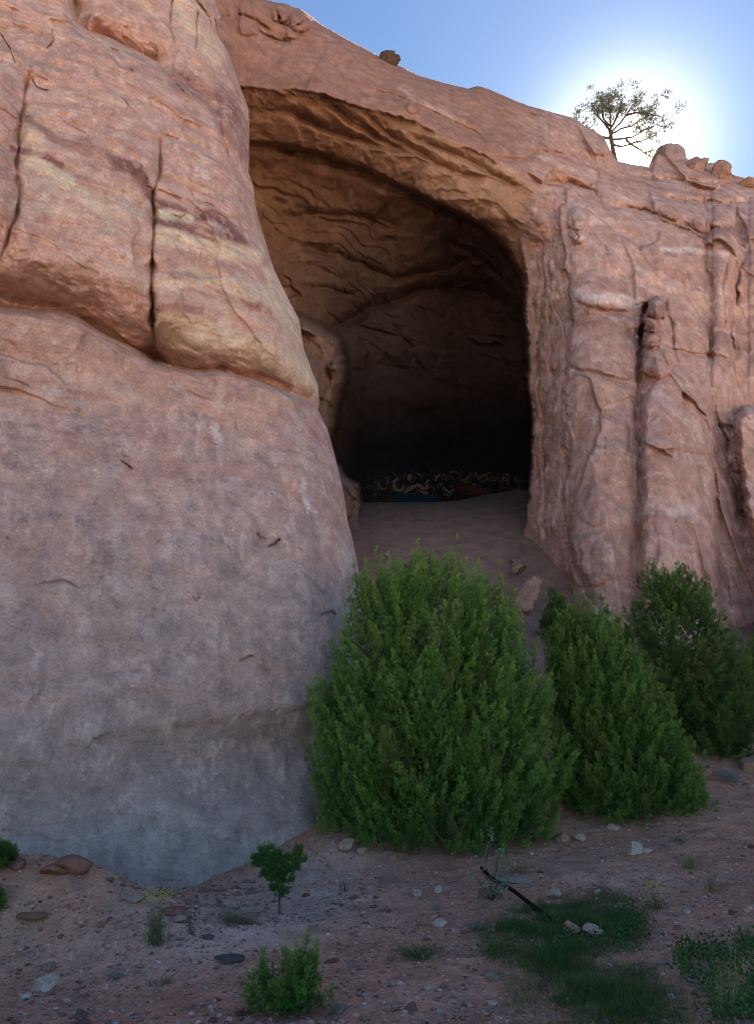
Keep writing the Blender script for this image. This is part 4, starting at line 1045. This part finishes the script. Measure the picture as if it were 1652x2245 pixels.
GC = [((.34, .18, .14), .42), ((.42, .27, .21), .28), ((.20, .11, .09), .10), ((.42, .34, .30), .12), ((.28, .22, .19), .08)]
V_, F_, C_ = gravel(52000, .006, .032, 91, GC, .15)
tag(mesh_obj("gravel", V_, F_, M_STONE, None, C_, smooth=False), "reddish gravel and grit strewn over the dirt slope", kind="stuff")
protos = []
for k in range(12):
    v, f = rock_arrays(300 + k, 2, 7, .08, (1, RNG.uniform(.6, .9), RNG.uniform(.3, .65)))
    colr = [RED, PINK, (.34, .18, .14), PALE, (.30, .16, .12), GREY, PINK, RED, (.40, .27, .21), WHITE, (.24, .13, .1), PINK][k]
    v[:, 2] += .12
    o = mesh_obj("loose_stone", v, f, M_STONE, None, np.zeros(v.shape) + colr, smooth=False); protos.append(o)
xs_, ys_ = scatter_ground(700, 77, 4.5, 12.5, 1.2); zs_ = gz(xs_, ys_)
cnt = 0
for i in range(700):
    if cnt >= 230: break
    if xs_[i] < 0 and ys_[i] > 7.9 + .25 * (xs_[i] + 4): continue
    if xs_[i] > -.4 and xs_[i] < 2.6 and ys_[i] > 9.2: continue
    if xs_[i] > 2.6 and xs_[i] < 5.2 and ys_[i] > 10.4: continue
    src = protos[cnt % 12]; o = src if cnt < 12 else src.copy()
    if cnt >= 12: COL.objects.link(o)
    o.location = (xs_[i], ys_[i], zs_[i]); s_ = .022 + .045 * RNG.random() ** 2.2; o.scale = (s_, s_, s_); o.rotation_euler = (RNG.uniform(-.2, .2), RNG.uniform(-.2, .2), RNG.uniform(0, 6.28))
    tag(o, "one of the many small angular stones lying loose on the dirt", "stone", "small loose stones"); cnt += 1

_rt = random.Random(12)
for k in range(46):
    px_, py_ = _rt.uniform(230, 640), 0
    py_ = 1925 + 38 * math.sin((px_ - 200) / 430 * math.pi) + _rt.uniform(-14, 34)
    q = G(px_, py_); o = protos[_rt.choice([1, 3, 5, 5, 8, 6])].copy(); COL.objects.link(o)
    sc_ = .035 + .08 * _rt.random() ** 1.6; o.location = tuple(q); o.scale = (sc_, sc_ * .8, sc_ * .45); o.rotation_euler = (_rt.uniform(-.3, .3), _rt.uniform(-.3, .3), _rt.uniform(0, 6.28))
    tag(o, "one of the flat flakes of rock fallen along the foot of the left buttress", "stone", "rock flakes along the buttress foot")

# ------------------------------------------------------------------ grasses and weeds
def blades(pos, h, w, lean, cols, seg=3):
    """curved tapering blades: strips of quads"""
    n = len(pos); r = np.random.default_rng(len(pos)); a = r.uniform(0, 6.283, n); d = np.stack([np.cos(a), np.sin(a), 0 * a], -1); sd = np.stack([-np.sin(a), np.cos(a), 0 * a], -1)
    t = np.linspace(0, 1, seg + 1); lean = np.broadcast_to(lean, (n,)) * r.uniform(.3, 1.6, n)
    p = pos[:, None] + d[:, None] * (lean * h)[:, None, None] * (t ** 1.8)[None, :, None]
    p[..., 2] += h[:, None] * (t - .35 * t ** 2 * np.clip(lean, 0, 1.6)[:, None])
    ww = (np.broadcast_to(w, (n,)))[:, None] * (1 - t * .85)[None]
    v = np.stack([p - sd[:, None] * ww[..., None], p + sd[:, None] * ww[..., None]], 2).reshape(n, -1, 3)
    k = np.arange(seg); f = np.stack([2 * k, 2 * k + 1, 2 * k + 3, 2 * k + 2], -1)
    F_ = (f[None] + (np.arange(n) * 2 * (seg + 1))[:, None, None]).reshape(-1, 4)
    return v.reshape(-1, 3), F_, np.repeat(cols, 2 * (seg + 1), 0)
def to_px(x, y, z):
    cp, sp = math.cos(PITCH), math.sin(PITCH); zz = z - CAMZ; f = y * cp + zz * sp; u = -y * sp + zz * cp
    return 826 + F * x / f, 1122.5 - F * u / f
def patch(name, label, poly, n, hmin, hmax, w, lean, cA, cB, seed, soft=18, xr=(.5, 3.4), yr=(4.2, 8.5)):
    r = np.random.default_rng(seed); x = r.uniform(*xr, n * 6); y = r.uniform(*yr, n * 6); z = gz(x, y)
    px, py = to_px(x, y, z); jn = fbm(np.stack([x, y, 0 * x], -1), .35, 4, off=seed)
    m = polymask(px + 30 * jn, py + 22 * jn, poly, soft) * np.clip(.75 + jn * 1.2, 0, 1); k = r.random(len(x)) < m
    x, y, z, jn = x[k][:n], y[k][:n], z[k][:n], jn[k][:n]; n = len(x)
    h = r.uniform(hmin, hmax, n) * np.clip(1 + jn, .5, 1.5); t = r.random((n, 1)); c = (np.asarray(cA) * (1 - t) + np.asarray(cB) * t) * r.uniform(.7, 1.25, (n, 1))
    V, Fc, Cc = blades(np.stack([x, y, z - .01], -1), h, w, lean, c); o = mesh_obj(name, V, Fc, M_GRASS, None, Cc, smooth=False); tag(o, label, kind="stuff"); return o
patch("grass_patch", "dark green damp grass fed by the black hose", [(1070, 2070), (1110, 2030), (1180, 2005), (1290, 1985), (1345, 1995), (1400, 2020), (1395, 2062), (1330, 2075), (1290, 2095), (1330, 2130), (1400, 2150), (1450, 2190), (1500, 2260), (1330, 2260), (1250, 2210), (1190, 2150), (1150, 2100), (1090, 2090)],
      36000, .02, .10, .0022, 1.2, (.04, .10, .025), (.13, .22, .05), 501, soft=42)
patch("grass_fringe", "thin dry grass around the edge of the damp patch", [(1040, 2080), (1060, 2020), (1180, 1985), (1330, 1960), (1420, 2000), (1430, 2070), (1350, 2090), (1480, 2160), (1560, 2260), (1100, 2260), (1120, 2120)],
      9000, .03, .10, .0018, 1.0, (.12, .17, .06), (.30, .27, .14), 502, soft=50)
def leaf_patch(name, label, poly, n, seed, cA, cB, size, height, xr, yr):
    r = np.random.default_rng(seed); x = r.uniform(*xr, n * 5); y = r.uniform(*yr, n * 5); z = gz(x, y); px, py = to_px(x, y, z)
    jn = fbm(np.stack([x, y, 0 * x], -1), .3, 4, off=seed); k = r.random(len(x)) < polymask(px + 40 * jn, py + 25 * jn, poly, 20) * np.clip(.6 + 1.5 * jn, 0, 1)
    x, y, z = x[k][:n], y[k][:n], z[k][:n]; n = len(x); t = r.random((n, 1))
    P = np.stack([x, y, z + r.uniform(0, height, n)], -1); d = r.normal(size=(n, 3)); d[:, 2] = np.abs(d[:, 2]) + .4
    tv = np.array([(0, 0, 0), (.35, .05, .5), (0, .12, 1), (-.35, .05, .5)]); tf = np.array([(0, 1, 2, 3)])
    V, Fc, Cc = bake([(tv, tf)], P, d, r.uniform(.35, 1.3, n) * size, (np.asarray(cA) * (1 - t) + np.asarray(cB) * t) * r.uniform(.7, 1.3, (n, 1)))
    o = mesh_obj(name, V, Fc, M_GRASS, None, Cc, smooth=False); tag(o, label, kind="stuff")
leaf_patch("weed_cover", "low leafy weeds covering the ground at the bottom right", [(1485, 2100), (1550, 2078), (1660, 2085), (1700, 2260), (1560, 2260), (1545, 2200), (1500, 2150)], 4600, 511, (.045, .11, .03), (.11, .20, .06), .03, .10, (1.6, 3.2), (4.3, 6.6))
leaf_patch("creeping_weeds", "sparse creeping weeds beside the damp grass", [(1330, 1990), (1400, 1990), (1420, 2050), (1370, 2090), (1220, 2090), (1230, 2060), (1340, 2050)], 3000, 512, (.04, .10, .035), (.10, .17, .06), .025, .09, (1, 3), (5.4, 7.6))
def tuft(name, label, px, py, wpx, hpx, n, cA, cB, cat, group, seed, lean=.5, flowers=None, leafy=0, bw=.0018):
    b = G(px, py); D = b[1]; w = px_size(wpx, D) / 2; h = px_size(hpx, D) * 1.03; r = np.random.default_rng(seed)
    root = empty(name, tuple(b)); tag(root, label, cat, group)
    q = r.normal(size=(n, 2)) * w * .33; pos = np.stack([q[:, 0], q[:, 1], np.zeros(n) - .01], -1); hh = h * r.uniform(.5, 1.05, n); t = r.random((n, 1))
    c = (np.asarray(cA) * (1 - t) + np.asarray(cB) * t) * r.uniform(.7, 1.25, (n, 1))
    V, Fc, Cc = blades(pos, hh, bw, lean * w / h, c); mesh_obj("stalks", V, Fc, M_GRASS, root, Cc, smooth=False)
    tips = V.reshape(n, -1, 3)[:, -1]
    tv = np.array([(0, 0, 0), (.28, .05, .5), (0, .12, 1), (-.28, .05, .5)]); tf = np.array([(0, 1, 2, 3)])
    if leafy:
        m = leafy; i = r.integers(0, n, m); f = r.uniform(.15, 1, m)[:, None]; P = pos[i] + (tips[i] - pos[i]) * f + r.normal(size=(m, 3)) * w * .06; d = r.normal(size=(m, 3)) + (0, 0, .6)
        V, Fc, Cc = bake([(tv, tf)], P, d, r.uniform(.5, 1.2, m) * .022, np.asarray(cB) * r.uniform(.6, 1.3, (m, 1))); mesh_obj("leaves", V, Fc, M_GRASS, root, Cc, smooth=False)
    if flowers is not None:
        m = flowers[0]; i = np.argsort(-tips[:, 2])[:max(3, n // 3)]; i = r.choice(i, m); P = tips[i] + r.normal(size=(m, 3)) * .012; d = r.normal(size=(m, 3)) + (0, 0, .8)
        V, Fc, Cc = bake([(tv, tf)], P, d, r.uniform(.6, 1.2, m) * .014, np.asarray(flowers[1]) * r.uniform(.7, 1.2, (m, 1))); mesh_obj("flowers", V, Fc, M_GRASS, root, Cc, smooth=False)
    return root
YEL = (.55, .42, .04)
WG = "weeds and tufts on the dirt"
tuft("rabbitbrush", "spindly rabbitbrush with pale yellow tops left of centre", 342, 2072, 60, 95, 130, (.12, .13, .07), (.20, .21, .10), "weed", WG, 1, .9, (420, (.55, .48, .12)), 260)
tuft("rabbitbrush", "small weed with bright yellow flowers on the right-hand dirt", 1436, 1995, 46, 45, 60, (.09, .12, .05), (.14, .17, .07), "weed", WG, 2, 1.1, (200, YEL), 120)
tuft("weed", "thin bare-stemmed weed right of the rabbitbrush", 416, 2048, 26, 70, 14, (.14, .10, .06), (.09, .12, .06), "weed", WG, 3, .7, None, 60)
tuft("grass_tuft", "pale green grass tuft in the gully in front of the buttress", 520, 2025, 110, 40, 420, (.20, .21, .11), (.28, .26, .15), "grass tuft", WG, 4, 1.2)
tuft("grass_tuft", "straw-coloured dry grass standing behind the foreground shrub", 630, 2105, 70, 110, 60, (.42, .33, .20), (.50, .42, .28), "grass tuft", WG, 5, 1.4, bw=.0014)
tuft("grass_tuft", "dry straw stalks right of the foreground shrub's top", 690, 2110, 60, 70, 40, (.42, .33, .20), (.50, .42, .28), "grass tuft", WG, 6, 1.6, bw=.0014)
tuft("flowering_weed", "low green weed with tiny yellow buds in the middle foreground", 918, 2100, 90, 38, 300, (.10, .14, .07), (.18, .21, .10), "weed", WG, 7, 1.4, (40, YEL), 200)
tuft("weed", "grey-green weed beside the hose's left end", 1045, 2040, 34, 24, 60, (.10, .15, .11), (.17, .22, .16), "weed", WG, 8, 1.4, None, 160)
tuft("weed", "dark dead twiggy weed on the mound left of the largest juniper", 755, 1955, 36, 40, 34, (.07, .05, .04), (.12, .09, .07), "weed", WG, 9, 1.2)
tuft("sagebrush", "silvery sagebrush tuft at the right behind the second juniper", 1598, 1712, 70, 44, 200, (.22, .25, .21), (.30, .33, .28), "sagebrush", WG, 10, 1.2, None, 600)
tuft("grass_tuft", "yellow-green grass tuft high on the right-hand slope", 1510, 1905, 44, 36, 110, (.20, .22, .09), (.30, .28, .13), "grass tuft", WG, 11, 1.2)
tuft("grass_tuft", "yellow-green grass tuft at the right, level with the yellow flowers", 1558, 1955, 44, 50, 90, (.20, .20, .09), (.30, .26, .13), "grass tuft", WG, 12, 1.0)
tuft("flowering_weed", "sparse yellow-flowered weed under the right edge of the largest juniper", 1130, 1918, 50, 36, 60, (.16, .16, .07), (.26, .24, .10), "weed", WG, 13, 1.4, (50, YEL), 60)
tuft("flowering_weed", "small yellow-flecked weed just right of the hose", 1190, 1990, 26, 34, 40, (.20, .19, .10), (.26, .24, .10), "weed", WG, 14, 1.1, (24, YEL), 30)
tuft("weed", "tall yellow-green weed stalks rising at the bottom right edge", 1600, 2225, 80, 110, 60, (.16, .22, .06), (.26, .30, .10), "weed", WG, 15, .9, None, 60, bw=.0025)
tuft("grass_tuft", "small dry tuft near the bottom, right of the foreground shrub's foot", 725, 2230, 40, 40, 60, (.22, .21, .12), (.34, .28, .17), "grass tuft", WG, 16, 1.2)
tuft("weed", "small grey-green weed on the slope right of the upright stone", 1490, 1850, 40, 18, 50, (.13, .18, .13), (.18, .23, .16), "weed", WG, 17, 1.4, None, 120)
tuft("weed", "pale weed at the far right above the bottom corner weeds", 1635, 2080, 50, 60, 60, (.14, .17, .08), (.22, .24, .12), "weed", WG, 18, 1.2, None, 160)
tuft("grass_tuft", "pale tuft below the small white upright pebble", 957, 1995, 24, 26, 60, (.20, .22, .18), (.26, .28, .22), "grass tuft", WG, 19, 1.0)
tuft("grass_tuft", "dull yellowish tuft low on the left slope", 362, 2160, 40, 26, 90, (.20, .17, .09), (.30, .24, .12), "grass tuft", WG, 20, 1.4)
# the pale sprawling sage branch that leans over the hose
def sage():
    b = G(1078, 1975); D = b[1]; root = empty("sage_plant", tuple(b)); tag(root, "pale grey-green sprawling plant climbing over the hose's upper end", "plant", WG)
    def loc(px, py, dd=0): return W(px, py, D + dd) - b
    ax = [[(1078, 1975), (1075, 1930), (1062, 1890), (1072, 1850), (1078, 1822)], [(1078, 1960), (1095, 1920), (1118, 1890)], [(1078, 1965), (1050, 1935), (1028, 1915)], [(1078, 1960), (1100, 1945), (1112, 1930)], [(1076, 1900), (1090, 1880), (1100, 1862)]]
    paths, P, Dr, S, C = [], [], [], [], []
    for a in ax:
        p = np.array([loc(x_, y_, -.15 + RNG.uniform(-.06, .06)) for x_, y_ in a]); p[0] = loc(1078, 1975); t = np.linspace(0, len(p) - 1, 16)
        q = np.stack([np.interp(t, np.arange(len(p)), p[:, k]) for k in range(3)], -1); paths.append(np.concatenate([q, np.linspace(.006, .002, 16)[:, None]], 1))
        for k in range(90):
            j = RNG.integers(2, 16); P.append(q[j] + RNG.normal(size=3) * .014); Dr.append(RNG.normal(size=3) + (0, 0, .3)); S.append(RNG.uniform(.02, .04)); C.append(np.array((.22, .30, .20)) * RNG.uniform(.6, 1.3))
    V, Fc = tube(paths, 5); mesh_obj("stem", V, Fc, M_BARK, root)
    tv = np.array([(0, 0, 0), (.25, .05, .5), (0, .12, 1), (-.25, .05, .5)]); tf = np.array([(0, 1, 2, 3)])
    V, Fc, Cc = bake([(tv, tf)], np.array(P), np.array(Dr), np.array(S), np.array(C)); mesh_obj("leaves", V, Fc, M_GRASS, root, Cc, smooth=False)
sage()

# black irrigation hose
def hose():
    pts = [(1055, 1898), (1075, 1918), (1095, 1940), (1125, 1962), (1160, 1985), (1200, 2006), (1225, 2020)]
    lift = [.03, .03, .06, .08, .06, .02, -.02]; p = []
    for (x_, y_), l in zip(pts, lift): q = G(x_, y_ + 12); p.append((q[0], q[1], q[2] + l))
    p = np.array(p); t = np.linspace(0, len(p) - 1, 60)
    # smooth (Catmull-Rom)
    out = []
    for u in t:
        i = min(int(u), len(p) - 2); f = u - i; a, b_, c_, d = p[max(i - 1, 0)], p[i], p[i + 1], p[min(i + 2, len(p) - 1)]
        out.append(.5 * (2 * b_ + (c_ - a) * f + (2 * a - 5 * b_ + 4 * c_ - d) * f * f + (3 * b_ - a - 3 * c_ + d) * f ** 3))
    out = np.array(out); V, Fc = tube([np.concatenate([out, np.full((60, 1), .019)], 1)], 12)
    o = mesh_obj("hose", V, Fc, M_HOSE); tag(o, "black irrigation hose running from under the largest juniper into the damp grass", "hose")
hose()

# ------------------------------------------------------------------ spray-painted lettering on the cave's back wall
def wall_interp(px, py):
    j = np.clip(np.searchsorted(CPX[0], px), 1, CPX.shape[1] - 1); i = (py - CPY[0, j]) / (CPY[-1, j] - CPY[0, j]) * (CPY.shape[0] - 1); i = np.clip(i.astype(int), 0, CPY.shape[0] - 2)
    return np.minimum(np.minimum(CD[i, j], CD[i + 1, j]), np.minimum(CD[i, j - 1], CD[i + 1, j - 1]))
def paint(name, color, strokes, label, rough=.9):
    VV, FF = [], []; off = 0
    for pts, w in strokes:
        p = np.array(pts, float); L = np.concatenate([[0], np.cumsum(np.linalg.norm(np.diff(p, axis=0), axis=1))]); n = max(6, int(L[-1] / 2.5))
        t = np.linspace(0, L[-1], n); x = np.interp(t, L, p[:, 0]); y = np.interp(t, L, p[:, 1])
        for _ in range(2): x[1:-1] = (x[:-2] + x[1:-1] * 2 + x[2:]) / 4; y[1:-1] = (y[:-2] + y[1:-1] * 2 + y[2:]) / 4
        dx, dy = np.gradient(x), np.gradient(y); l = np.hypot(dx, dy) + 1e-9; ww = w * .5 * (.45 + .55 * np.sin(np.linspace(.25, 2.9, n)))
        rows = [np.stack([x - dy / l * ww * s_, y + dx / l * ww * s_], -1) for s_ in (-1, -.33, .33, 1)]
        q = np.stack(rows, 1); d = wall_interp(q[..., 0].ravel(), q[..., 1].ravel()).reshape(q.shape[:2]) - .012
        v = W(q[..., 0], q[..., 1], d); VV.append(v.reshape(-1, 3)); FF.append(grid_faces(n, 4) + off); off += n * 4
    o = mesh_obj(name, np.concatenate(VV), np.concatenate(FF), plain(name + "_paint", color, .8, .002, 8, .35), cliff); o['label'] = label; return o
def arc(cx, cy, rx, ry, a0, a1): return [(cx + rx * math.cos(R(a)), cy - ry * math.sin(R(a))) for a in np.linspace(a0, a1, 10)]
def zP(x, y): return ((1200 + x * 900 / 1652) / 1.7319, (1700 + y * 600 / 1101) / 1.7319)
def Z(pts): return [zP(*q) for q in pts]
paint("graffiti_cream", (.12, .085, .055), [(Z([(570, 205), (540, 240), (545, 285), (575, 302), (600, 290), (606, 262)]), 7), (Z([(655, 185), (648, 205), (652, 230)]), 9), (Z([(612, 322), (640, 290), (668, 275), (700, 264)]), 9),
    (Z([(700, 250), (735, 280), (775, 290)]), 7), (Z([(728, 298), (745, 312), (778, 318)]), 7), (Z([(790, 220), (762, 245), (770, 275), (790, 282)]), 5), (Z([(862, 182), (838, 205), (828, 232)]), 6), (Z([(886, 270), (905, 300), (940, 312), (955, 280)]), 5)], "cream spray-painted curls and hooks")
paint("graffiti_yellow", (.06, .05, .016), [(Z([(1010, 235), (1050, 215), (1080, 180)]), 6), (Z([(1105, 170), (1130, 215), (1175, 185), (1190, 215)]), 7), (Z([(1010, 220), (1040, 238), (1080, 240)]), 6), (Z([(1160, 240), (1200, 215), (1205, 235)]), 5), (Z([(1225, 200), (1270, 215), (1285, 245)]), 4)], "yellow spray-painted zigzags")
paint("graffiti_red", (.05, .014, .01), [(Z([(990, 245), (1000, 285), (1050, 312), (1100, 315)]), 12), (Z([(1020, 262), (1080, 290), (1140, 300), (1200, 302)]), 14), (Z([(1060, 300), (1120, 318), (1200, 312)]), 10), (Z([(1235, 200), (1290, 230), (1296, 275), (1260, 305)]), 8), (Z([(880, 200), (930, 190), (960, 230), (950, 270)]), 5)], "red spray-painted curved band")
_gr = random.Random(4)
def scrawl(n, x0, x1, y0, y1, w):
    out = []
    for k in range(n):
        cx, cy, r_, a0 = _gr.uniform(x0, x1), _gr.uniform(y0, y1), _gr.uniform(4, 9), _gr.uniform(0, 360)
        out.append((arc(cx, cy, r_, r_ * .8, a0, a0 + _gr.uniform(90, 230)), w * _gr.uniform(.6, 1.3)))
    return out
paint("graffiti_maroon", (.04, .012, .012), scrawl(24, 810, 1140, 1042, 1086, 4), "maroon scrawls behind the lettering")
paint("graffiti_white", (.09, .085, .08), scrawl(22, 800, 1150, 1040, 1082, 2), "thin pale scrawls behind the lettering")
paint("graffiti_blue", (.006, .022, .03), [(Z([(545, 350), (620, 352), (700, 352)]), 24), (Z([(715, 356), (780, 356), (850, 350)]), 20), (Z([(545, 330), (600, 332), (650, 330)]), 10)], "dark blue painted base under the lettering")
paint("graffiti_grey", (.05, .045, .045), [(Z([(480, 200), (500, 230), (490, 260)]), 5), (Z([(880, 322), (920, 330), (960, 318)]), 6), (Z([(1300, 200), (1340, 230), (1330, 270)]), 5), (Z([(1380, 200), (1400, 240), (1440, 230)]), 5), (Z([(700, 180), (740, 195), (720, 215)]), 5), (Z([(860, 240), (870, 270)]), 5),
    (Z([(930, 170), (980, 165), (1000, 190)]), 4), (Z([(400, 240), (440, 250), (430, 290)]), 8), (Z([(1350, 300), (1420, 285)]), 5)], "greyish worn paint marks")
